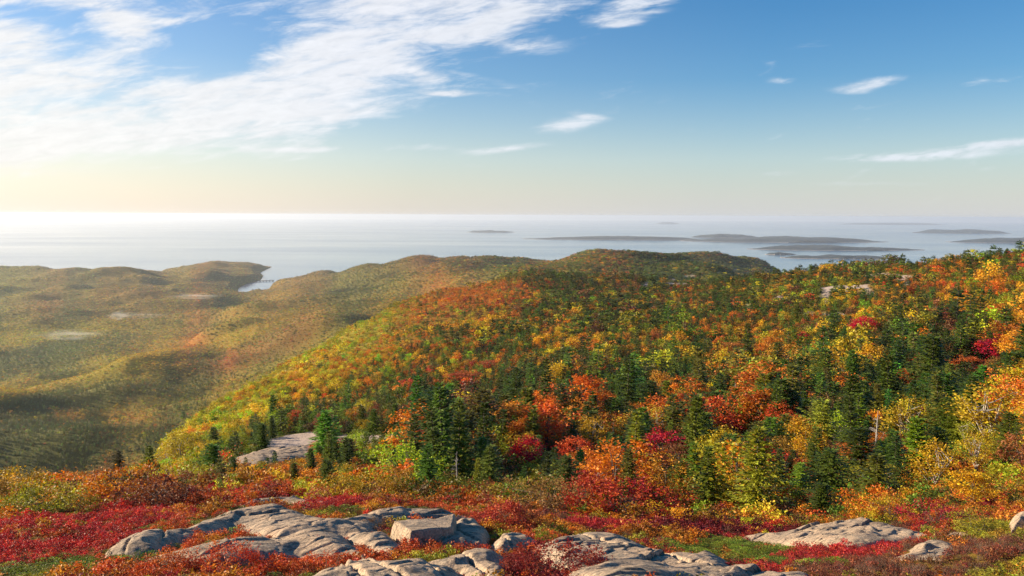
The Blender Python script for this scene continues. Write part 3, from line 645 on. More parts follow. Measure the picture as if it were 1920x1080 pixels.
HEROES = [
 ('spruce', 1175, 800, 668, 60, DG, 'tall dark spruce standing alone left of the orange maple in mid slope'),
 ('spruce', 1190, 905, 768, 74, LG, 'olive green spruce between the red orange maple and the wide crimson maple'),
 ('spruce', 966, 812, 688, 62, DG, 'dark spruce with a pointed top behind the fiery orange and crimson maple'),
 ('spruce', 1022, 800, 668, 46, DG, 'slim dark spruce rising right of the pointed spruce behind the fiery maple'),
 ('spruce', 862, 918, 742, 74, MG, 'tallest spruce of the dark clump left of the fiery maple'),
 ('spruce', 905, 915, 752, 64, DG, 'dark spruce on the right side of the clump beside the tallest one'),
 ('spruce', 820, 915, 760, 60, DG, 'dark spruce on the left side of the clump beside the tallest one'),
 ('spruce', 780, 905, 775, 60, DG, 'leftmost dark spruce of the clump left of the fiery maple'),
 ('spruce', 898, 925, 856, 30, LG, 'small pale green spruce in front of the dark clump'),
 ('spruce', 938, 880, 765, 50, DG, 'dark spruce just left of the fiery orange and crimson maple'),
 ('spruce', 281, 882, 804, 46, MG, 'small spruce on the left brow beside the yellow green spur'),
 ('spruce', 222, 872, 800, 42, (.09, .075, .02), 'brownish spruce on the left brow against the shaded hillside'),
 ('spruce', 405, 862, 800, 38, DG, 'dark little spruce left of the pale upper ledge'),
 ('spruce', 512, 822, 778, 26, DG, 'dark spruce standing just above the pale upper ledge'),
 ('spruce', 617, 895, 805, 38, MG, 'olive young spruce in front of the middle of the upper ledge'),
 ('spruce', 652, 895, 818, 36, DG, 'dark young spruce right of the olive one at the upper ledge'),
 ('spruce', 588, 898, 838, 36, DG, 'low dark spruce left of the olive one at the upper ledge'),
 ('spruce', 1690, 655, 570, 34, DG, 'dark spruce right of the small crimson maple high on the slope'),
 ('spruce', 1808, 475, 447, 16, DG, 'largest spruce breaking the right skyline against the bay'),
 ('spruce', 1772, 478, 458, 9, DG, 'thin spruce on the skyline left of the largest one'),
 ('spruce', 1888, 470, 452, 12, DG, 'little skyline spruce near the right edge'),
 ('pine', 1415, 985, 800, 128, LG, 'broad olive pine in front centre right before the orange maples'),
 ('spruce', 1330, 968, 832, 66, MG, 'green spruce just left of the broad olive pine'),
 ('pine', 1300, 900, 742, 90, MG, 'green pine between the crimson maple and the pure red little maple'),
 ('pine', 1222, 800, 715, 70, DG, 'dark pine left of the orange maple in mid slope'),
 ('spruce', 1600, 872, 735, 56, DG, 'dark spruce left of the yellow green birch'),
 ('pine', 1545, 975, 905, 80, DG, 'dark low pine at the left end of the right hand ledge'),
 ('pine', 1590, 840, 700, 90, DG, 'dark pine behind the golden maple on the right'),
 ('pine', 1745, 760, 628, 110, DG, 'large dark pine below the upper right crimson maple'),
 ('pine', 1665, 800, 665, 90, DG, 'dark pine above the yellow green birch'),
 ('spruce', 1460, 735, 640, 52, DG, 'dark spruce above the red topped maple'),
 ('spruce', 1400, 700, 605, 44, DG, 'dark spruce high above the pure red little maple'),
 ('spruce', 1120, 845, 735, 56, DG, 'dark spruce above the red orange maple'),
 ('spruce', 1070, 880, 790, 40, DG, 'dark spruce left behind the red orange maple'),
 ('pine', 1640, 965, 850, 110, (.16, .17, .02), 'yellowish green bushy pine behind the right hand ledge'),
 ('pine', 1800, 840, 745, 80, MG, 'green pine left of the broad yellow birch'),
 ('pine', 1760, 900, 800, 80, MG, 'green pine between the golden birch and the broad yellow birch'),
 ('spruce', 1530, 900, 800, 50, MG, 'green spruce right of the golden maple'),
 ('spruce', 1260, 870, 790, 44, MG, 'green spruce behind the wide crimson maple'),
 ('spruce', 1495, 620, 565, 36, MG, 'spruce beside the bare pink rock patches high on the slope'),
 ('maple', 975, 882, 782, 78, (.60, .20, .02), 'fiery maple with orange crown behind the red bushes'),
 ('maple', 988, 892, 815, 76, (.58, .02, .045), 'crimson maple just in front of the fiery orange crown'),
 ('maple', 1082, 892, 818, 84, (.62, .09, .025), 'red orange maple between the crimson maple and the olive spruce'),
 ('maple', 1247, 888, 803, 98, (.48, .018, .045), 'wide crimson maple right of the olive green spruce'),
 ('maple', 1294, 790, 705, 84, (.66, .17, .015), 'orange maple with a ragged crown in mid slope'),
 ('maple', 1378, 838, 775, 46, (.58, .008, .03), 'small pure red maple left of the red topped maple'),
 ('maple', 1468, 850, 748, 74, (.62, .10, .03), 'red topped maple behind the golden maple'),
 ('maple', 1512, 885, 772, 76, (.60, .33, .02), 'golden orange maple right of the red topped maple'),
 ('maple', 1470, 905, 815, 80, (.34, .19, .03), 'dull ochre maple below the red topped maple'),
 ('maple', 1620, 632, 592, 60, (.60, .01, .05), 'small crimson maple high on the right slope'),
 ('maple', 1858, 692, 632, 76, (.58, .02, .06), 'crimson maple near the right edge'),
 ('maple', 1822, 712, 665, 68, (.58, .14, .03), 'orange maple touching the crimson maple near the right edge'),
 ('maple', 1697, 735, 690, 50, (.62, .18, .03), 'leaning orange maple left of the large dark pine'),
 ('maple', 1482, 722, 645, 96, (.58, .30, .03), 'wide amber maple above the red topped maple'),
 ('maple', 1442, 690, 628, 50, (.60, .22, .03), 'orange maple left of the wide amber maple'),
 ('maple', 1508, 652, 620, 26, (.58, .04, .05), 'tiny red maple above the wide amber maple'),
 ('maple', 1140, 775, 728, 44, (.62, .20, .03), 'small orange maple left of the tall lone spruce'),
 ('maple', 1245, 760, 690, 56, (.56, .26, .03), 'amber maple above the ragged orange maple'),
 ('maple', 870, 722, 694, 70, (.52, .13, .04), 'salmon red maple above the dark spruce clump'),
 ('maple', 915, 700, 672, 40, (.5, .10, .04), 'little red maple right of the salmon one above the clump'),
 ('maple', 1380, 670, 640, 60, (.58, .22, .05), 'pale orange maple on the open slope'),
 ('birch', 1685, 862, 755, 84, (.48, .34, .02), 'tall yellow green birch left of the golden birch'),
 ('birch', 1745, 925, 820, 84, (.58, .35, .015), 'golden birch with a forked white trunk'),
 ('maple', 1825, 958, 878, 104, (.66, .36, .012), 'bright golden low maple near the right foreground'),
 ('birch', 1862, 842, 718, 140, (.50, .35, .02), 'broad yellow birch beside the right edge'),
 ('birch', 1835, 900, 800, 66, (.48, .33, .02), 'small yellow birch under the broad yellow one'),
 ('maple', 1915, 905, 802, 76, (.30, .10, .04), 'russet maple cut off by the right edge'),
 ('birch', 1640, 935, 860, 90, (.30, .27, .02), 'olive yellow birch behind the yellow bushes'),
 ('snag', 1642, 880, 768, 44, (.3, .3, .3), 'bare grey dead tree left of the yellow green birch'),
 ('snag', 858, 925, 845, 30, (.3, .3, .3), 'bare grey dead trunk in front of the dark spruce clump'),
 ('snag', 1378, 760, 715, 24, (.3, .3, .3), 'thin grey dead tree above the small pure red maple'),
 ('snag', 1150, 850, 790, 24, (.3, .3, .3), 'slender grey dead tree left of the olive green spruce'),
 ('shrub', 1165, 975, 898, 190, (.50, .055, .02), 'large red shrub mound behind the middle ledge'),
 ('shrub', 1100, 960, 880, 110, (.46, .06, .03), 'red shrub on the left shoulder of the large red mound'),
 ('shrub', 1240, 965, 905, 120, (.44, .09, .02), 'orange red shrub on the right of the large red mound'),
 ('shrub', 1290, 955, 900, 90, (.50, .17, .02), 'orange shrub left of the broad olive pine'),
 ('shrub', 1010, 965, 890, 120, (.30, .17, .05), 'tan and ochre shrub below the crimson maple'),
 ('shrub', 935, 988, 930, 110, (.46, .06, .035), 'rosy red shrub at the right end of the cracked ledge'),
 ('shrub', 985, 990, 945, 80, (.30, .08, .03), 'brownish red shrub behind the split rock'),
 ('shrub', 1490, 945, 912, 76, (.56, .16, .02), 'orange shrub right of the broad olive pine'),
 ('shrub', 1600, 976, 925, 84, (.55, .38, .02), 'bright yellow shrub above the left part of the right ledge'),
 ('shrub', 1672, 976, 928, 84, (.50, .36, .02), 'dense yellow shrub above the right part of the right ledge'),
 ('shrub', 1760, 988, 944, 96, (.42, .02, .05), 'crimson shrub right of the yellow shrubs'),
 ('shrub', 1440, 985, 960, 70, (.30, .16, .02), 'ochre shrub at the foot of the broad olive pine'),
 ('shrub', 1850, 1005, 972, 110, (.34, .30, .02), 'yellow green shrub near the boulder at the right edge'),
 ('shrub', 240, 950, 868, 130, (.56, .19, .012), 'bright orange shrub on the left brow'),
 ('shrub', 295, 955, 880, 130, (.22, .075, .035), 'dark russet shrub right of the bright orange one'),
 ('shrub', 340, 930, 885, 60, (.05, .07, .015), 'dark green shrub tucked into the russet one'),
 ('shrub', 130, 915, 868, 100, (.55, .22, .015), 'orange shrub on the skyline of the left brow'),
 ('shrub', 70, 968, 895, 130, (.26, .25, .02), 'big yellow green shrub at the left edge'),
 ('shrub', 150, 968, 915, 90, (.32, .27, .03), 'yellow green shrub right of the big one at the left edge'),
 ('shrub', 20, 950, 892, 80, (.36, .22, .04), 'tan yellow shrub cut by the left edge'),
 ('shrub', 640, 940, 892, 90, (.50, .32, .015), 'golden shrub behind the top of the left ledge'),
 ('shrub', 700, 938, 885, 80, (.46, .30, .02), 'yellow shrub left of the dark spruce clump'),
 ('shrub', 745, 938, 870, 80, (.42, .24, .03), 'ochre shrub against the left side of the spruce clump'),
 ('shrub', 780, 945, 915, 50, (.38, .38, .02), 'lime yellow shrub under the spruce clump'),
 ('shrub', 700, 905, 868, 60, (.55, .14, .03), 'orange red shrub below the upper ledge'),
 ('shrub', 815, 948, 925, 50, (.58, .2, .02), 'orange shrub low in front of the spruce clump'),
 ('shrub', 1045, 1084, 1008, 150, (.33, .045, .025), 'dark red leafy bush in the bottom foreground between the rocks'),
 ('shrub', 1110, 1092, 1030, 120, (.27, .04, .03), 'maroon bush right of the dark red one at the bottom'),
 ('shrub', 985, 1088, 1045, 90, (.30, .05, .03), 'low maroon bush left of the dark red one at the bottom'),
 ('shrub', 1024, 1022, 990, 34, (.20, .26, .02), 'small light green sapling bush by the split rock'),
 ('shrub', 690, 995, 972, 60, (.20, .10, .03), 'small brown bush in the hollow left of the square block'),
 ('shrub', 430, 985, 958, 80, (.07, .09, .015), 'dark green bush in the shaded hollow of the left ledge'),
 ('shrub', 385, 1070, 1018, 120, (.52, .09, .02), 'orange red bush in front of the left ledge'),
 ('shrub', 440, 1080, 1022, 90, (.50, .06, .02), 'red bush right of the orange red one in front of the left ledge'),
 ('shrub', 320, 1075, 1030, 90, (.48, .12, .02), 'rusty orange bush left of the orange red one'),
 ('shrub', 585, 1035, 1003, 60, (.48, .03, .03), 'small crimson bush on the shoulder of the left ledge'),
]
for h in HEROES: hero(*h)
NH = len(HEROBOX)
HEROBOX += [(590, 892, 815, 150, 66), (470, 895, 840, 60, 62)]      # keep the view over the upper ledge open
# ------------------------------------------------------------------ the other trees: points over the slopes
def scatter(Y0, Y1, dfun, jit=.85, smax=.80, seed=1):
    r = np.random.default_rng(seed); X = []; Yy = []; y = Y0
    while y < Y1:
        d = dfun(y); n = int(2*smax*y/d)+1
        s = (np.arange(n)+.5+r.uniform(-.5, .5, n)*jit)/n*2*smax-smax
        yy = y+r.uniform(-.5, .5, n)*d*jit; X.append(s*yy); Yy.append(yy); y += d
    return np.concatenate(X), np.concatenate(Yy)
SB = np.linspace(-.9, .9, 720)
def visible(x, y, ztop, margin):
    """drop what lies far behind a nearer crest"""
    if not hasattr(visible, 'T'):
        Yh = np.exp(np.linspace(math.log(6), math.log(7500), 700)); S_, Y_ = np.meshgrid(SB, Yh, indexing='ij')
        z = height((S_*Y_).ravel(), Y_.ravel()).reshape(S_.shape); e = (z-H)/Y_
        visible.T = np.maximum.accumulate(e, 1); visible.Y = np.log(Yh)
    i = np.clip(((x/y-SB[0])/(SB[1]-SB[0])).astype(int), 0, len(SB)-2)
    j = np.clip(((np.log(y*.985)-visible.Y[0])/(visible.Y[1]-visible.Y[0])).astype(int), 0, len(visible.Y)-1)
    return (ztop+margin-H)/y > np.minimum(visible.T[i, j], visible.T[i+1, j])
def blocks_hero(u, v, vt, hw, y, frac=.55):
    bad = np.zeros(len(u), bool)
    for (hu, hb, ht, hh, hy) in HEROBOX:
        bad |= (y < hy) & (np.abs(u-hu) < hh*.8+hw*.8) & (vt < hb-(hb-ht)*(1-frac)) & (v > ht)
    return bad
# rock slabs: footprints as rows/columns of the photograph laid on the ground
SLABS = []
def slab_def(name, poly, T, edge, label, **k): SLABS.append(dict(name=name, poly=poly, T=T, edge=edge, label=label, **k))
slab_def('granite_ledge', [(195,1040),(240,1012),(330,980),(430,950),(520,943),(600,958),(700,972),(700,990),(600,985),(520,992),(440,1000),(380,1012),(300,1044),(230,1050)], .42, .9, 'long pale granite ledge sloping down to the red carpet at left')
slab_def('granite_ledge', [(455,950),(530,924),(570,912),(602,926),(612,948),(520,954)], .55, .8, 'rounded granite knob topping the left ledge')
slab_def('granite_ledge', [(280,1054),(380,1010),(440,998),(520,995),(600,984),(660,996),(690,1026),(640,1052),(560,1050),(500,1060),(380,1064)], .40, .7, 'streaked granite slab behind the orange red bush')
slab_def('granite_ledge', [(590,1000),(630,970),(700,950),(770,948),(850,953),(890,968),(830,980),(725,984),(700,1012),(660,1020)], .34, .7, 'flat topped granite ledge behind the square block')
slab_def('granite_block', [(733,980),(816,976),(862,1004),(856,1024),(770,1027)], .46, .10, 'square granite block with a sunlit left face and dark front', block=True)
slab_def('granite_ledge', [(830,1000),(866,964),(902,972),(918,1014),(914,1036),(862,1032)], .40, .3, 'tilted granite slab right of the square block beside the vertical crack')
slab_def('granite_ledge', [(650,1022),(700,1000),(726,988),(758,1030),(740,1044),(690,1040)], .28, .35, 'low broken granite slab left of the square block')
slab_def('granite_ledge', [(400,1110),(500,1078),(640,1036),(700,1028),(790,1052),(890,1092),(880,1140),(400,1140)], .50, .7, 'big peaked granite slab at the bottom centre of the foreground')
slab_def('granite_ledge', [(760,1050),(820,1036),(880,1030),(940,1034),(970,1056),(944,1094),(850,1088)], .36, .45, 'rounded granite shoulder right of the peaked bottom slab')
slab_def('granite_ledge', [(1000,1008),(1040,994),(1120,994),(1200,1004),(1260,1028),(1330,1054),(1440,1094),(1130,1120),(1030,1066)], .42, .7, 'broad smooth tan granite slab in the centre foreground')
slab_def('granite_ledge', [(918,1010),(950,994),(1000,1002),(1010,1030),(932,1046)], .34, .3, 'small split granite rock between the crack and the dark red bush')
slab_def('granite_ledge', [(1385,1014),(1470,990),(1560,974),(1690,975),(1780,988),(1830,1006),(1720,1016),(1600,1032),(1470,1030)], .42, .9, 'long low granite ledge below the yellow shrubs at right')
slab_def('granite_ledge', [(1670,1052),(1715,1022),(1800,1016),(1770,1052)], .09, .4, 'small flat granite patch below the long right ledge')
slab_def('granite_boulder', [(1895,985),(1898,958),(1935,946),(1960,960),(1960,990)], .82, .6, 'granite boulder cut off by the right edge')
slab_def('granite_ledge', [(425,872),(520,838),(600,824),(650,832),(580,856),(510,884),(440,892)], .7, 1.6, 'pale cracked upper ledge among the small spruces at left')
slab_def('granite_ledge', [(630,846),(680,824),(755,816),(752,842),(664,856)], 1.2, 1.4, 'dark backed upper ledge right of the cracked one')
slab_def('granite_ledge', [(1290,1086),(1400,1070),(1520,1066),(1570,1080),(1500,1104),(1320,1104)], .16, .4, 'weathered grey slab under the green mat at the bottom')
SLABXY = []
def facets(p, q, seed):
    """angular fracture blocks: height of tilted planar cells and distance to the joint between them"""
    ip = np.floor(p); iq = np.floor(q); b1 = np.full(p.shape, 9.); b2 = b1.copy(); h = np.zeros(p.shape)
    for i in (-1, 0, 1):
        for j in (-1, 0, 1):
            a_, c_ = ip+i, iq+j; cx = a_+.15+.7*hash2(a_, c_, seed); cy = c_+.15+.7*hash2(a_, c_, seed+1); dx, dy = p-cx, q-cy
            dd = np.abs(dx)*.75+np.abs(dy)+.25*np.hypot(dx, dy)
            hv = (hash2(a_, c_, seed+2)-.5)+(hash2(a_, c_, seed+3)-.12)*dx*1.5+(hash2(a_, c_, seed+4)-.35)*dy*1.6
            n = dd < b1; b2 = np.where(n, b1, np.minimum(b2, dd)); h = np.where(n, hv, h); b1 = np.where(n, dd, b1)
    return h, b2-b1
def build_slab(d, seed):
    n = len(d['poly']); cv = sum(p[1] for p in d['poly'])/n
    P = [ground_at(u, v, (0.75*d['T'] if v < cv else 0.0)) for u, v in d['poly']]
    if d.get('block'): P = [ground_at(u, v, (0.9*d['T'] if v < cv else 0.0)) for u, v in d['poly']]
    xs = [p[0] for p in P]; ys = [p[1] for p in P]; SLABXY.append(P)
    st = max(.028, np.mean(ys)*.0016); m = .35
    gx = np.arange(min(xs)-m, max(xs)+m, st); gy = np.arange(min(ys)-m, max(ys)+m, st)
    X, Y = np.meshgrid(gx, gy, indexing='ij'); x = X.ravel(); y = Y.ravel()
    blk = d.get('block')
    wx = x+(.0 if blk else .22)*fbm(x/.9, y/.9, seed, 4)*2; wy = y+(.0 if blk else .22)*fbm(x/.9+9, y/.9+4, seed, 4)*2
    dist = polydist(wx, wy, P); dist = np.where(inpoly(wx, wy, P), dist, -dist)
    e = np.clip(dist/d['edge'], 0, 1); prof = np.clip(1-(1-e)**2.6, 0, 1)**.6
    if blk: prof = np.clip(dist/.07, 0, 1)**.6
    cx, cy = np.mean(xs), np.mean(ys)
    a = R(28); p = x*math.cos(a)+y*math.sin(a); q = -x*math.sin(a)+y*math.cos(a)
    T = d['T']*(1.0 if blk else .62)
    ter = fbm(p/2.4, q/.8, seed+3, 4)*5; fl = np.floor(ter); terr = fl+sstep(.30, .62, ter-fl)
    z0 = height(x, y)
    rel = prof*T
    if not blk:
        wp = .35*fbm(x/.8, y/.8, seed+20, 3); f1, g1_ = facets(p/2.3+wp, q/1.1+wp, seed); f2, g2_ = facets(p/.8+wp*1.5, q/.42-wp, seed+40)
        rel = rel+e*(.11*f1+.03*f2)-.05*e*np.exp(-(g1_/.035)**2)-.018*e*np.exp(-(g2_/.06)**2)+e*.045*fbm(p/1.5, q/.32, seed+5, 5)+e*T*.3*fbm(x/1.8, y/1.8, seed+6, 3)
        sw = q/.95+1.1*fbm(p/2.2, q/2.2, seed+12, 3)*2; fr = sw-np.floor(sw); amp = .55+.9*vn(np.floor(sw)+.5, np.zeros(len(x)), seed)
        s2 = (x+.3*q)/1.9+.8*fbm(x/2, y/1.2, seed+15, 3)*2; f3 = s2-np.floor(s2); rel = rel+e*.09*f3*(1-sstep(.80, 1, f3))
        rel = rel+e**.7*.045*amp*sstep(0, .14, fr)*(1-fr)
        # joints: long straight cracks
        r = np.random.default_rng(seed)
        for k in range(3):
            th = R(r.choice([28, 28, 112])+r.uniform(-9, 9)); off = r.uniform(-.5, .5)*(max(xs)-min(xs)+max(ys)-min(ys))*.6
            dd = -(x-cx)*math.sin(th)+(y-cy)*math.cos(th)-off+.10*fbm(x*1.5, y*1.5, seed+k, 3)
            rel = rel-.12*np.exp(-(dd/.03)**2)*e**.5 - .03*T*np.tanh(dd/.03)*e
        rel = rel+d.get('tilt', 0)*(x-cx)*0
    else:
        rel = rel+prof*(.05*fbm(x/.5, y/.5, seed, 4)+.10*(y-cy))
    rel = rel+.03*fbm(x/.22, y/.22, seed+8, 4)*prof
    out = np.clip(-dist/.12, 0, 1); z = z0+rel-.02-out*.45
    keep = dist > -.16
    nx, ny = X.shape; id_ = np.arange(nx*ny).reshape(nx, ny); K = keep.reshape(nx, ny)
    ok = K[:-1, :-1] & K[1:, :-1] & K[1:, 1:] & K[:-1, 1:]
    qd = np.stack([id_[:-1, :-1], id_[1:, :-1], id_[1:, 1:], id_[:-1, 1:]], -1)[ok]
    ids = np.unique(qd); mp = np.zeros(nx*ny, int); mp[ids] = np.arange(len(ids))
    cz = float(height(np.array([cx]), np.array([cy]))[0])
    V = np.column_stack([x, y, z])[ids]-np.array([cx, cy, cz])
    o = obj(d['name'], mesh_from(d['name'], V, mp[qd], [M_ROCK], smooth=True), label=d['label'], category='boulder' if 'boulder' in d['name'] else ('rock' if blk else 'ledge'), group='granite ledges of the summit')
    o.location = (cx, cy, cz)
for i_, d_ in enumerate(SLABS): build_slab(d_, 300+i_*17)
def on_slab(x, y, grow=0.0):
    m = np.zeros(len(x), bool)
    for P in SLABXY:
        px = [p[0] for p in P]; py = [p[1] for p in P]
        near = (x > min(px)-1) & (x < max(px)+1) & (y > min(py)-1) & (y < max(py)+1)
        if near.any():
            i = inpoly(x[near], y[near], P); dd = polydist(x[near], y[near], P)
            t = m[near]; t |= (i & (dd > -grow)) | (dd < grow); m[near] = t
    return m
# ------------------------------------------------------------------ single trees of the near slope
def hfun(u, v, y, r):
    h = np.interp(y, [30, 45, 70, 110, 200, 400, 1000, 3000], [2.3, 3.5, 4.9, 6.0, 5.3, 4.8, 5.0, 8])
    left = (u < 780) & (y < 110)
    h = np.where(left, np.interp(y, [30, 60, 110], [1.2, 1.7, 2.9]), h)
    h = h*np.where(y > 110, np.interp(u, [0, 700, 1150], [.5, .5, 1]), 1)
    h = h*np.where((u > 1250) & (v < 620), .82, 1)
    return h
ORD = ['', 'second ', 'third ', 'fourth ', 'fifth ', 'sixth ', 'seventh ', 'eighth ', 'ninth ', 'tenth ', 'eleventh ', 'twelfth ', 'thirteenth ', 'fourteenth ', 'fifteenth ', 'sixteenth ', 'seventeenth ', 'eighteenth ', 'nineteenth ', 'twentieth ']+['twenty-%s ' % q for q in ('first', 'second', 'third', 'fourth', 'fifth', 'sixth', 'seventh', 'eighth', 'ninth')]
STOP = {'the', 'of', 'a', 'with', 'in', 'on', 'by', 'at', 'to', 'and', 'right', 'left', 'behind', 'above', 'below', 'beside', 'between', 'just', 'against', 'before', 'under', 'near', 'its', 'standing', 'among', 'touching', 'from', 'high', 'front', 'small'}
NOUNS = set('maple spruce pine birch shrub shrubs crown ledge brow slope block rock clump bush edge bay trunk top spur hillside foreground one mound tree skyline patches bushes rocks bottom'.split())
SHORT = []
for i_, h in enumerate(HEROES):
    w = h[6].split(); others = [g[6]+' ' for j_, g in enumerate(HEROES) if j_ != i_]
    opts = [' '.join(w[:k]) for k in range(3, 10) if k <= len(w) and w[k-1] in NOUNS]
    good = [o_ for o_ in opts if not any(t_.startswith(o_+' ') for t_ in others)]
    good = [o_ for o_ in good if o_ not in SHORT]
    SHORT.append(good[0] if good else (opts[-1] if opts else ' '.join(w[:9])))
COLN = {'S': 'dark', 'P': 'olive', 'G': 'yellow green', 'Y': 'golden', 'O': 'orange', 'R': 'red', 'K': 'crimson', 'B': 'russet'}
def relation(u, v):
    best = min(range(NH), key=lambda i: abs(HEROBOX[i][0]-u)+1.3*abs((HEROBOX[i][1]+HEROBOX[i][2])/2-v))
    hu, hb, ht, hh, hy = HEROBOX[best]; du = u-hu; dv = v-(hb+ht)/2
    if abs(du) > abs(dv): return best, ('right of' if du > 0 else 'left of'), math.hypot(du, dv)
    return best, ('below' if dv > 0 else 'above'), math.hypot(du, dv)
X, Y = scatter(33, 175, lambda y: 1.9+.006*y, seed=5)
Z = height(X, Y); u, v = project(X, Y, Z)
rnd = RNG.random(len(X)); W = class_weights(u, v-F*2.0/Y, X, Y); cl = pick(W, rnd); tn = tints(cl, RNG, len(X), .25)
hh = hfun(u, v, Y, rnd)*np.exp(RNG.normal(0, .30, len(X)))
hh = np.where(np.isin(cl, [0, 1]), hh*1.12, hh)
rm = rockmask(u, v, X, Y); dens = np.where((u < 780) & (Y < 75), .75, .92)
vt = v-F*hh/Y; hw = F*hh*.36/Y
ok = (rm < .62) & (RNG.random(len(X)) < dens) & ~on_slab(X, Y, .3) & (u > -120) & (u < 2040) & (v < 1120)
ok &= ~((Y < np.where(u > 1280, 33.5, 37)+2*np.sin(X/3)) & (u > 450)) & ~((Y < 30) & (u <= 450))
ok &= ~blocks_hero(u, v, vt, hw, Y, .25)
for (px, py) in PLACED: ok &= ~((np.abs(X-px) < .9) & (np.abs(Y-py) < .9))
ok &= visible(X, Y, Z, hh)
size_px = hh*F/Y
IND = {'spruce': [], 'pine': [], 'maple': [], 'birch': [], 'shrub': []}
kinds = []
for i in range(len(X)):
    c = CL[cl[i]]; small = (u[i] < 780 and Y[i] < 75)
    if c == 'S': k = 'spruce' if (i % 4) else 'pine'
    elif c == 'P': k = 'pine' if (i % 3) else 'spruce'
    elif small or hh[i] < 2.0: k = 'shrub'
    elif c in 'GY': k = 'birch' if i % 3 else 'maple'
    else: k = 'maple' if i % 5 else 'birch'
    kinds.append(k)
NMAX = {'spruce': 300-44, 'pine': 280, 'maple': 300-30, 'birch': 280, 'shrub': 300-38}
inframe = (u > -60) & (u < 1980) & (vt < 1090)
ind_mask = np.zeros(len(X), bool)
for k in IND:
    cand = [i for i in range(len(X)) if ok[i] and kinds[i] == k and inframe[i]]
    cand.sort(key=lambda i: -size_px[i])
    for i in cand[:NMAX[k]]: ind_mask[i] = True; IND[k].append(i)
recs = []
for k, L in IND.items():
    for i in L:
        b, rel, dd = relation(u[i], (v[i]+vt[i])/2); recs.append((k, i, b, rel, dd))
cnt = {}; USED = {h[6] for h in HEROES}
NOUN = {'spruce': 'spruce', 'pine': 'pine', 'maple': 'maple', 'birch': 'birch', 'shrub': 'shrub'}
for (k, i, b, rel, dd) in sorted(recs, key=lambda t: t[4]):
    key = (k, COLN[CL[cl[i]]], b, rel); n_ = cnt.get(key, 0); cnt[key] = n_+1
    while True:
        lab = (ORD[n_] if n_ < len(ORD) else 'outermost ')+COLN[CL[cl[i]]]+' '+NOUN[k]+' '+rel+' the '+SHORT[b]
        if lab not in USED or n_ >= len(ORD): break
        n_ += 1
    USED.add(lab); cnt[key] = n_+1
    hgt = hh[i] if k != 'shrub' else max(.8, hh[i]*.8)
    plant(k, X[i], Y[i], hgt, RNG.uniform(.9, 1.35)*(1.2 if k in ('maple', 'birch') else 1.1), tn[i], {'spruce': 'spruce_tree', 'pine': 'pine_tree', 'maple': 'maple_tree', 'birch': 'birch_tree', 'shrub': 'shrub'}[k],
          NOUN[k], ' '.join(lab.split()[:16]), NOUN[k]+'s on the near slope'.replace('birchs', 'birches'), z=Z[i]-.05)
NEARSET = (X, Y, Z, hh, cl, tn, ok & ~ind_mask, kinds)
# ------------------------------------------------------------------ stuff: meshes copied over points
def inst_cloud(name, meshes, x, y, z, rz, scl, idx, tint, label, tilt=.05):
    src = bpy.data.collections.new(name+'_forms')
    for i, me in enumerate(meshes):
        src.objects.link(bpy.data.objects.new('%s_form_%02d' % (name, i), me))
    n = len(x); me = bpy.data.meshes.new(name); me.vertices.add(n)
    me.vertices.foreach_set('co', np.column_stack([x, y, z]).astype(np.float32).ravel())
    rot = np.column_stack([RNG.normal(0, tilt, n), RNG.normal(0, tilt, n), rz]).astype(np.float32)
    a = me.attributes.new('rot', 'FLOAT_VECTOR', 'POINT'); a.data.foreach_set('vector', rot.ravel())
    a = me.attributes.new('scl', 'FLOAT_VECTOR', 'POINT'); a.data.foreach_set('vector', scl.astype(np.float32).ravel())
    a = me.attributes.new('form', 'INT', 'POINT'); a.data.foreach_set('value', idx.astype(np.int32))
    a = me.attributes.new('tint', 'FLOAT_COLOR', 'POINT'); a.data.foreach_set('color', np.column_stack([tint, np.ones(n)]).astype(np.float32).ravel())
    o = obj(name, me, kind='stuff', label=label)
    ng = bpy.data.node_groups.new(name, 'GeometryNodeTree')
    ng.interface.new_socket('Geometry', in_out='INPUT', socket_type='NodeSocketGeometry'); ng.interface.new_socket('Geometry', in_out='OUTPUT', socket_type='NodeSocketGeometry')
    N = ng.nodes; gi = N.new('NodeGroupInput'); go = N.new('NodeGroupOutput')
    ip = N.new('GeometryNodeInstanceOnPoints'); ci = N.new('GeometryNodeCollectionInfo'); ci.inputs['Collection'].default_value = src
    ci.inputs['Separate Children'].default_value = True; ci.inputs['Reset Children'].default_value = True
    def att(nm, ty):
        q = N.new('GeometryNodeInputNamedAttribute'); q.data_type = ty; q.inputs[0].default_value = nm; return q.outputs[0]
    e2r = N.new('FunctionNodeEulerToRotation')
    L = ng.links; L.new(gi.outputs[0], ip.inputs['Points']); L.new(ci.outputs[0], ip.inputs['Instance']); ip.inputs['Pick Instance'].default_value = True
    L.new(att('form', 'INT'), ip.inputs['Instance Index']); L.new(att('rot', 'FLOAT_VECTOR'), e2r.inputs[0]); L.new(e2r.outputs[0], ip.inputs['Rotation'])
    L.new(att('scl', 'FLOAT_VECTOR'), ip.inputs['Scale']); L.new(ip.outputs[0], go.inputs[0])
    md = o.modifiers.new('spread', 'NODES'); md.node_group = ng
    return o
def con(seed, lod, wid=.24):
    p = {1: dict(nw=15, nb=6, ns=4, leaf=.085), 2: dict(nw=9, nb=5, ns=2, leaf=.15), 3: dict(nw=6, nb=4, ns=2, leaf=.24)}[lod]
    return g_spruce(seed, wid=wid, trunk=lod == 1, droop=.15, **p).mesh('conifer_form', [M_BARK, M_NEEDI])
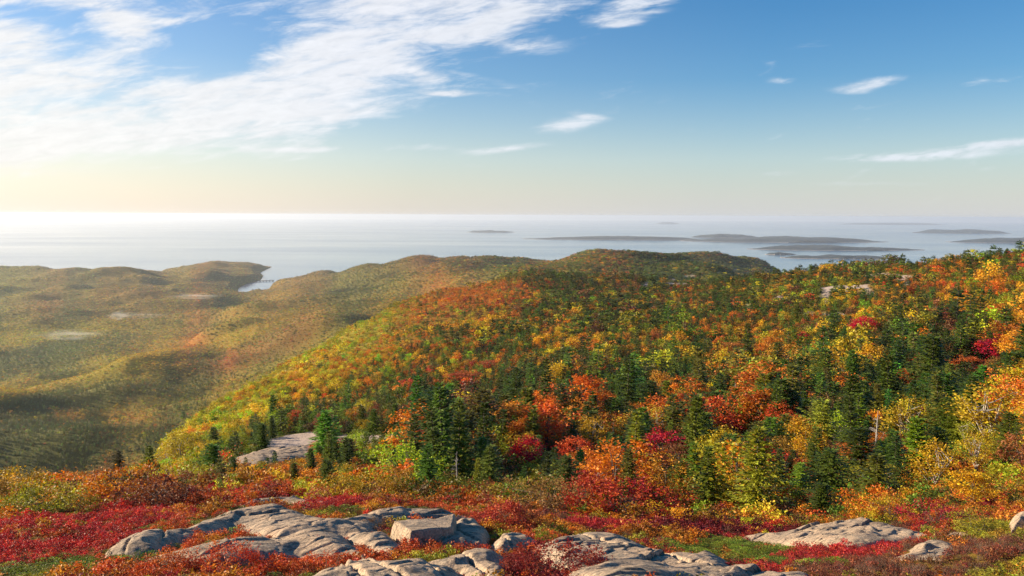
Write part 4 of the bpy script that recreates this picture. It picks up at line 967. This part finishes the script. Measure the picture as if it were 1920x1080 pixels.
def rnd_(seed, lod, wid=.4):
    p = {1: dict(ncl=24, nl=30, leaf=.07, sig=.07, limbs=6), 2: dict(ncl=14, nl=12, leaf=.12, sig=.08, limbs=0, twigs=False), 3: dict(ncl=10, nl=9, leaf=.19, sig=.09, limbs=0, twigs=False)}[lod]
    return g_round(seed, wid=wid, bottom=.16, **p).mesh('broadleaf_form', [M_BARK, M_LEAFI])
FORMS = {1: [con(61, 1), con(62, 1, .2), con(63, 1, .36), con(64, 1, .30), rnd_(71, 1), rnd_(72, 1, .35), rnd_(73, 1, .46)],
         2: [con(65, 2), con(66, 2, .2), con(67, 2, .38), con(68, 2, .30), rnd_(74, 2), rnd_(75, 2, .36), rnd_(76, 2, .46)],
         3: [con(81, 3, .3), con(82, 3, .25), con(83, 3, .42), con(84, 3, .36), rnd_(85, 3, .45), rnd_(86, 3, .4), rnd_(87, 3, .5)]}
def forest(name, lod, x, y, z, h, cl, tn, wmul, label):
    n = len(x); c = np.isin(cl, [0]); p = np.isin(cl, [1]); r = RNG.integers(0, 1000, n)
    idx = np.where(c, r % 4, np.where(p, np.where(r % 2, 2, 4+r % 3), 4+r % 3))
    s = np.column_stack([h*wmul, h*wmul, h*np.ones(n)])
    inst_cloud(name, FORMS[lod], x, y, z-.08, RNG.uniform(0, 6.28, n), s, idx, tn, label)
def band(name, lod, Y0, Y1, d, seed, label, hmul=1.0, wfun=None, var=.28, ur=(-260, 2180)):
    x, y = scatter(Y0, Y1, d, seed=seed); z = height(x, y); u, v = project(x, y, z)
    k = (u > ur[0]) & (u < ur[1]) & (z > 1.5); x, y, z, u, v = x[k], y[k], z[k], u[k], v[k]
    hh = hfun(u, v, y, None)*hmul*np.exp(RNG.normal(0, .33 if Y0 < 1400 else .16, len(x)))
    W = class_weights(u, v-F*hh*.7/y, x, y); cl = pick(W, RNG.random(len(x))); tn = tints(cl, RNG, len(x), var)
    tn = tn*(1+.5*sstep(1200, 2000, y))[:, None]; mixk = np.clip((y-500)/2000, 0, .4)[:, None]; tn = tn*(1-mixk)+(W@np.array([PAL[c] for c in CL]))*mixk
    hh = np.where(cl == 0, hh*1.15, np.where(cl > 3, hh*.85, hh))
    rm = rockmask(u, v, x, y); k = (rm < .60) & visible(x, y, z, hh+1.5+.006*y) & ~on_slab(x, y, .2)
    if Y0 < 400: k &= ~blocks_hero(u, v, v-F*hh/y, F*hh*.36/y, y, .25)
    x, y, z, hh, cl, tn = x[k], y[k], z[k], hh[k], cl[k], tn[k]
    w = RNG.uniform(.85, 1.5, len(x))*(wfun(y) if wfun else 1.0)
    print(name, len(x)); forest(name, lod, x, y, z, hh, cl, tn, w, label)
X_, Y_, Z_, h_, c_, t_, k_, _ = NEARSET
forest('near_woodland', 1, X_[k_], Y_[k_], Z_[k_], h_[k_], c_[k_], t_[k_], RNG.uniform(.9, 1.3, k_.sum()), 'dense mixed trees filling the near slope between the single trees')
band('middle_woodland', 1, 175, 420, lambda y: 2.6+.0028*y, 21, 'mixed autumn woodland on the middle of the slope')
band('slope_woodland', 2, 420, 1500, lambda y: 2.7+.0030*y, 22, 'small dense autumn trees covering the far slope and spurs', wfun=lambda y: 1+.0003*y)
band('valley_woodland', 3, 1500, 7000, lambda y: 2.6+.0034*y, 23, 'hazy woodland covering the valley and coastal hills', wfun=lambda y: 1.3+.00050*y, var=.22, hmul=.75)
band('ravine_woodland', 2, 135, 1000, lambda y: 1.7+.0030*y, 29, 'trees on the steep side of the ravine below the left brow', ur=(120, 345))
# low bushes under and between the trees
def under():
    x, y = scatter(30, 420, lambda y: .75+.0075*y, seed=31, smax=1.0); z = height(x, y); u, v = project(x, y, z)
    h = np.interp(y, [30, 60, 200, 420], [.55, .8, 1.3, 1.9])*np.exp(RNG.normal(0, .3, len(x)))
    W = class_weights(u, v-F*h*.7/y, x, y); W[:, 0] *= .25; W[:, 4] *= 1.3; W[:, 7] *= 1.5; W /= W.sum(1)[:, None]
    cl = pick(W, RNG.random(len(x))); tn = tints(cl, RNG, len(x), .3)
    k = (u > -560) & (u < 2480) & ~((y > 40) & (y < 66) & (u > 430) & (u < 740) & (v-F*h/y < 868)) & (rockmask(u, v, x, y) < .52) & visible(x, y, z, h+.5) & ~on_slab(x, y, .1)
    x, y, z, h, cl, tn = x[k], y[k], z[k], h[k], cl[k], tn[k]
    forms = [g_round(s, wid=w, ncl=14, nl=22, bottom=.08, top=.95, leaf=.13, sig=.16, stems=1, twigs=False).mesh('bush_form', [M_BARK, M_LEAFI]) for s, w in ((91, .8), (92, 1.0), (93, .7))]
    print('under', len(x))
    inst_cloud('undergrowth', forms, x, y, z-.05, RNG.uniform(0, 6.28, len(x)), np.column_stack([h*1.1, h*1.1, h]), RNG.integers(0, 3, len(x)), tn, 'low autumn bushes growing under and between the trees')
under()
# ------------------------------------------------------------------ carpets of low shrubs round the ledges
CP = {'cr': (.46, .032, .026), 'ro': (.52, .10, .022), 'md': (.20, .018, .020), 'gr': (.16, .20, .018), 'yg': (.30, .27, .025), 'br': (.26, .085, .045), 'or': (.52, .20, .02), 'ol': (.16, .15, .03)}
CK = list(CP)
CZ = [(110, 1005, 170, 42, 6, 'cr', 3), (270, 965, 130, 14, 10, 'cr', 3), (400, 942, 70, 9, 14, 'ro', 3), (600, 940, 110, 10, -2, 'cr', 4), (540, 930, 60, 8, 5, 'ro', 2), (380, 1045, 120, 26, 0, 'ro', 3), (250, 1078, 60, 14, 0, 'ro', 2), (590, 1040, 60, 16, 20, 'cr', 3),
      (120, 1066, 190, 18, 8, 'gr', 4), (300, 1035, 90, 10, 10, 'ol', 3), (20, 1085, 80, 16, 0, 'gr', 3), (700, 1030, 60, 10, -10, 'ro', 2), (820, 1030, 90, 9, 0, 'ro', 2), (900, 1085, 60, 12, 0, 'cr', 2.5), (1060, 1070, 130, 30, 0, 'md', 3),
      (1180, 980, 170, 14, 0, 'cr', 1.5), (1290, 985, 150, 16, -8, 'md', 4), (1400, 975, 90, 10, 0, 'md', 3), (1180, 1090, 60, 10, 0, 'cr', 3), (1410, 1042, 110, 20, -4, 'gr', 5), (1340, 1070, 90, 7, -12, 'cr', 3), (1430, 1078, 60, 8, 0, 'cr', 2),
      (1600, 1030, 110, 24, 8, 'cr', 4), (1480, 1018, 110, 8, -2, 'cr', 3.5), (1700, 1065, 200, 26, 4, 'br', 4), (1830, 1035, 130, 26, 12, 'br', 4), (1890, 1085, 60, 16, 20, 'yg', 5), (1860, 1000, 80, 12, 0, 'yg', 4), (1680, 1000, 70, 12, 0, 'br', 2),
      (900, 950, 100, 12, 0, 'ro', 2), (700, 935, 120, 8, 0, 'or', 2), (60, 960, 90, 14, 0, 'yg', 1.5), (480, 905, 120, 18, 0, 'or', 2), (430, 985, 60, 8, 0, 'gr', 3), (560, 985, 60, 5, 0, 'ol', 2.5), (800, 963, 70, 5, 0, 'ol', 3), (1000, 975, 60, 14, 0, 'br', 1.5), (700, 870, 80, 20, 0, 'or', 1)]
def carpets():
    x, y = scatter(7, 62, lambda y: .12+.0055*y, jit=1.6, seed=41, smax=1.05); z = height(x, y); u, v = project(x, y, z)
    u2 = u+60*fbm(x/.8, y/.8, 11, 4)+14*RNG.normal(0, 1, len(x)); v2 = v+12*fbm(x/.7, y/.7, 12, 4)*1.6+3*RNG.normal(0, 1, len(x))
    W = np.zeros((len(x), len(CK))); W[:, CK.index('or')] = .10; W[:, CK.index('br')] = .14; W[:, CK.index('ro')] = .12; W[:, CK.index('yg')] = .08; W[:, CK.index('ol')] = .10
    for (zu, zv, ru, rv, ang, c, w) in CZ:
        ca, sa = math.cos(R(ang)), math.sin(R(ang)); du = u2-zu; dv = -(v2-zv); p = (du*ca+dv*sa)/ru; q = (-du*sa+dv*ca)/rv
        W[:, CK.index(c)] += w*np.exp(-(p*p+q*q)**1.6)
    for i in range(len(CK)): W[:, i] = (W[:, i]+.12)*np.exp(6*fbm(x/1.3+i*7, y/1.3, 400+i, 4))
    ci = np.argmax(W**1.0*np.exp(RNG.normal(0, .35, W.shape)), 1)
    base = np.array([CP[c] for c in CK])[ci]; tn = np.clip(base*np.exp(RNG.normal(0, .28, len(x)))[:, None]*np.exp(RNG.normal(0, .14, (len(x), 3))), .004, .7)
    k = (u > -640) & (u < 2560) & ~on_slab(x, y, -.02)
    # a few tufts root in the joints of the rock
    k |= on_slab(x, y, -.02) & (fbm(x/.5, y/.25, 88, 3) > .17) & (RNG.random(len(x)) < .5)
    k &= ~((rockmask(u, v, x, y) > .75) & (y > 40))
    hs = np.array([{'cr': .30, 'ro': .34, 'md': .34, 'gr': .30, 'yg': .34, 'br': .30, 'or': .42, 'ol': .22}[c] for c in CK])[ci]*np.exp(RNG.normal(0, .25, len(x)))*np.interp(y, [10, 22, 32, 60], [.45, .55, .9, 1.5])
    hs = np.where(on_slab(x, y, -.02), hs*.5, hs)
    g1 = [g_round(s, wid=w, ncl=20, nl=12, bottom=.12, top=1.0, leaf=.15, sig=.13, stems=3, limbs=10, tr=.03) for s, w in ((101, .62), (102, .75), (103, .55))]
    def heath(seed):
        g = Geo(); r = np.random.default_rng(seed)
        for i in range(26):
            a = r.uniform(0, 6.28); d = np.array([math.cos(a)*r.uniform(0, .6), math.sin(a)*r.uniform(0, .6), 1]); p0 = np.array([r.uniform(-.35, .35), r.uniform(-.35, .35), 0]); L = r.uniform(.6, 1)
            g.tube([p0, p0+d*L*.5, p0+d*L+r.normal(0, .05, 3)], [.012, .010, .004], 3, 0)
            n = 9; t = r.uniform(.25, 1, n)[:, None]; dd = d+r.normal(0, .5, (n, 3)); g.leaves(p0+d*L*t, dd, r.normal(0, 1, (n, 3)), .10, .035, r.uniform(.2, .8, n), 1)
        return g
    def mat_(seed):
        g = Geo(); r = np.random.default_rng(seed); n = 260; q = r.uniform(0, 1, n)**.5; a = r.uniform(0, 6.28, n)
        P = np.stack([np.cos(a)*q*.95, np.sin(a)*q*.95, .15+.8*(1-q*q)*r.uniform(.6, 1.05, n)], 1)
        g.leaves(P, np.stack([np.cos(a), np.sin(a), r.uniform(-.3, 1, n)], 1)+r.normal(0, .4, (n, 3)), r.normal(0, .6, (n, 3))+[0, 0, .8], .16, .06, r.uniform(.2, .8, n), 1); return g
    forms = [g.mesh('carpet_form', [M_BARK, M_LEAFI]) for g in g1]+[heath(111).mesh('carpet_form', [M_BARK, M_LEAFI]), heath(112).mesh('carpet_form', [M_BARK, M_LEAFI]), mat_(121).mesh('carpet_form', [M_BARK, M_LEAFI]), mat_(122).mesh('carpet_form', [M_BARK, M_LEAFI])]
    r = RNG.integers(0, 1000, len(x)); isg = np.isin(ci, [CK.index('gr'), CK.index('ol')]); ish = ci == CK.index('br')
    idx = np.where(isg, 5+r % 2, np.where(ish & (r % 4 > 0), 3+r % 2, r % 3))
    names = [('red_groundcover', np.isin(ci, [CK.index('cr'), CK.index('ro'), CK.index('md')]), 'carpet of crimson and red low shrubs round the ledges'),
             ('green_groundcover', isg, 'mats of green creeping growth between the ledges'),
             ('brown_groundcover', ~isg & ~np.isin(ci, [CK.index('cr'), CK.index('ro'), CK.index('md')]), 'russet, orange and yellow heath between the ledges')]
    for nm, m, lab in names:
        m = m & k; print(nm, m.sum())
        inst_cloud(nm, forms, x[m], y[m], z[m]-.03, RNG.uniform(0, 6.28, m.sum()), np.column_stack([hs[m]*np.where(isg[m], 1.5, 1.1)]*2+[hs[m]*np.where(isg[m], .75, 1)]), idx[m], tn[m], lab, tilt=.15)
carpets()
# ------------------------------------------------------------------ causeway over the inlet
def bridge():
    x0, y0 = sea_xy(476, 528.5); x1, y1 = sea_xy(512, 527.0)
    m, t = new_mat('weathered_stone'); ns = t.n('ShaderNodeTexNoise', inp={'Scale': .8}); pb = t.n('ShaderNodeBsdfPrincipled', inp={'Base Color': t.ramp(ns.outputs[0], [(.3, (.10, .09, .08)), (.7, (.20, .18, .16))]), 'Roughness': .9}); t.n('ShaderNodeOutputMaterial', inp={0: pb.outputs[0]})
    L = math.hypot(x1-x0, y1-y0); ang = math.atan2(y1-y0, x1-x0)
    root = bpy.data.objects.new('causeway_bridge', None); C.objects.link(root); root.location = (x0, y0, 0); root.rotation_euler = (0, 0, ang)
    root['label'] = 'low stone causeway bridge crossing the narrow inlet'; root['category'] = 'bridge'
    def box(name, a, b):
        (ax, ay, az), (bx, by, bz) = a, b
        V = [(x, y, z) for z in (az, bz) for x, y in ((ax, ay), (bx, ay), (bx, by), (ax, by))]
        return obj(name, mesh_from(name, V, [(3, 2, 1, 0), (4, 5, 6, 7), (0, 1, 5, 4), (1, 2, 6, 5), (2, 3, 7, 6), (3, 0, 4, 7)], [m]), root)
    box('deck', (-8, -4, 4.2), (L+8, 4, 5.6)); box('parapet', (-8, -4, 5.602), (L+8, -3.5, 6.6)); box('parapet', (-8, 3.5, 5.602), (L+8, 4, 6.6))
    for k in range(7): box('pier', (L*k/6-2.2, -3.6, -3), (L*k/6+2.2, 3.6, 4.198))
bridge()
# ------------------------------------------------------------------ morning mist lying in the valley
def mist(u, v, wpx, dep, th, dens, label):
    x, y = ground_at(u, v); z = float(height(np.array([x]), np.array([y]))[0]); rx = wpx/2/F*y
    m, t = new_mat('mist'); ob = t.n('ShaderNodeTexCoord').outputs['Object']
    r2 = t.n('ShaderNodeVectorMath', operation='DOT_PRODUCT', inp={0: ob, 1: ob}).outputs['Value']
    ns = t.n('ShaderNodeTexNoise', inp={'Vector': ob, 'Scale': 2.0, 'Detail': 4}).outputs[0]
    fall = t.m('MAXIMUM', t.m('SUBTRACT', t.m('SUBTRACT', 1.75, t.m('MULTIPLY', r2, 1.3)), t.m('MULTIPLY', ns, 2.4)), 0.0)
    pv = t.n('ShaderNodeVolumePrincipled', inp={'Color': (1, .97, .93, 1), 'Density': t.m('MULTIPLY', fall, dens*3.6), 'Anisotropy': 0.0}); t.n('ShaderNodeOutputMaterial', inp={'Volume': pv.outputs[0]})
    V = []; nu, nv = 32, 14
    for j in range(nv+1):
        th_ = math.pi*j/nv
        for i in range(nu):
            a = 2*math.pi*i/nu; V.append((math.cos(a)*math.sin(th_), math.sin(a)*math.sin(th_), math.cos(th_)))
    q = [(j*nu+i, (j+1)*nu+i, (j+1)*nu+(i+1) % nu, j*nu+(i+1) % nu) for j in range(nv) for i in range(nu)]
    o = obj('mist', mesh_from('mist', V, q, [m], smooth=True), kind='stuff', label=label); o.location = (x, y, z+th*.3+8); o.scale = (rx*1.5, dep*.8, th*.9)
mist(135, 636, 120, 150, 22, .0020, 'pale patch of morning mist over the yellow meadow in the valley')
mist(225, 600, 36, 90, 26, .0035, 'small white puff of mist in the middle of the valley')
mist(265, 597, 120, 120, 14, .0010, 'thin veil of mist right of the small puff')
mist(370, 561, 100, 150, 16, .0018, 'long pale streak of mist before the inlet')
# ------------------------------------------------------------------ haze
def build_haze():
    m, t = new_mat('haze')
    pv = t.n('ShaderNodeVolumePrincipled', inp={'Color': (.77, .84, .94, 1), 'Density': 2.8e-5, 'Anisotropy': .30})
    t.n('ShaderNodeOutputMaterial', inp={'Volume': pv.outputs[0]})
    B = 80000; z0, z1 = -9.0, H+20.0
    V = [(x, y, z) for z in (z0, z1) for x, y in ((-B, -B), (B, -B), (B, B), (-B, B))]
    Fq = [(3, 2, 1, 0), (4, 5, 6, 7), (0, 1, 5, 4), (1, 2, 6, 5), (2, 3, 7, 6), (3, 0, 4, 7)]
    obj('haze', mesh_from('haze', V, Fq, [m]), kind='stuff', label='thin morning haze over the valley and the sea')
build_haze()
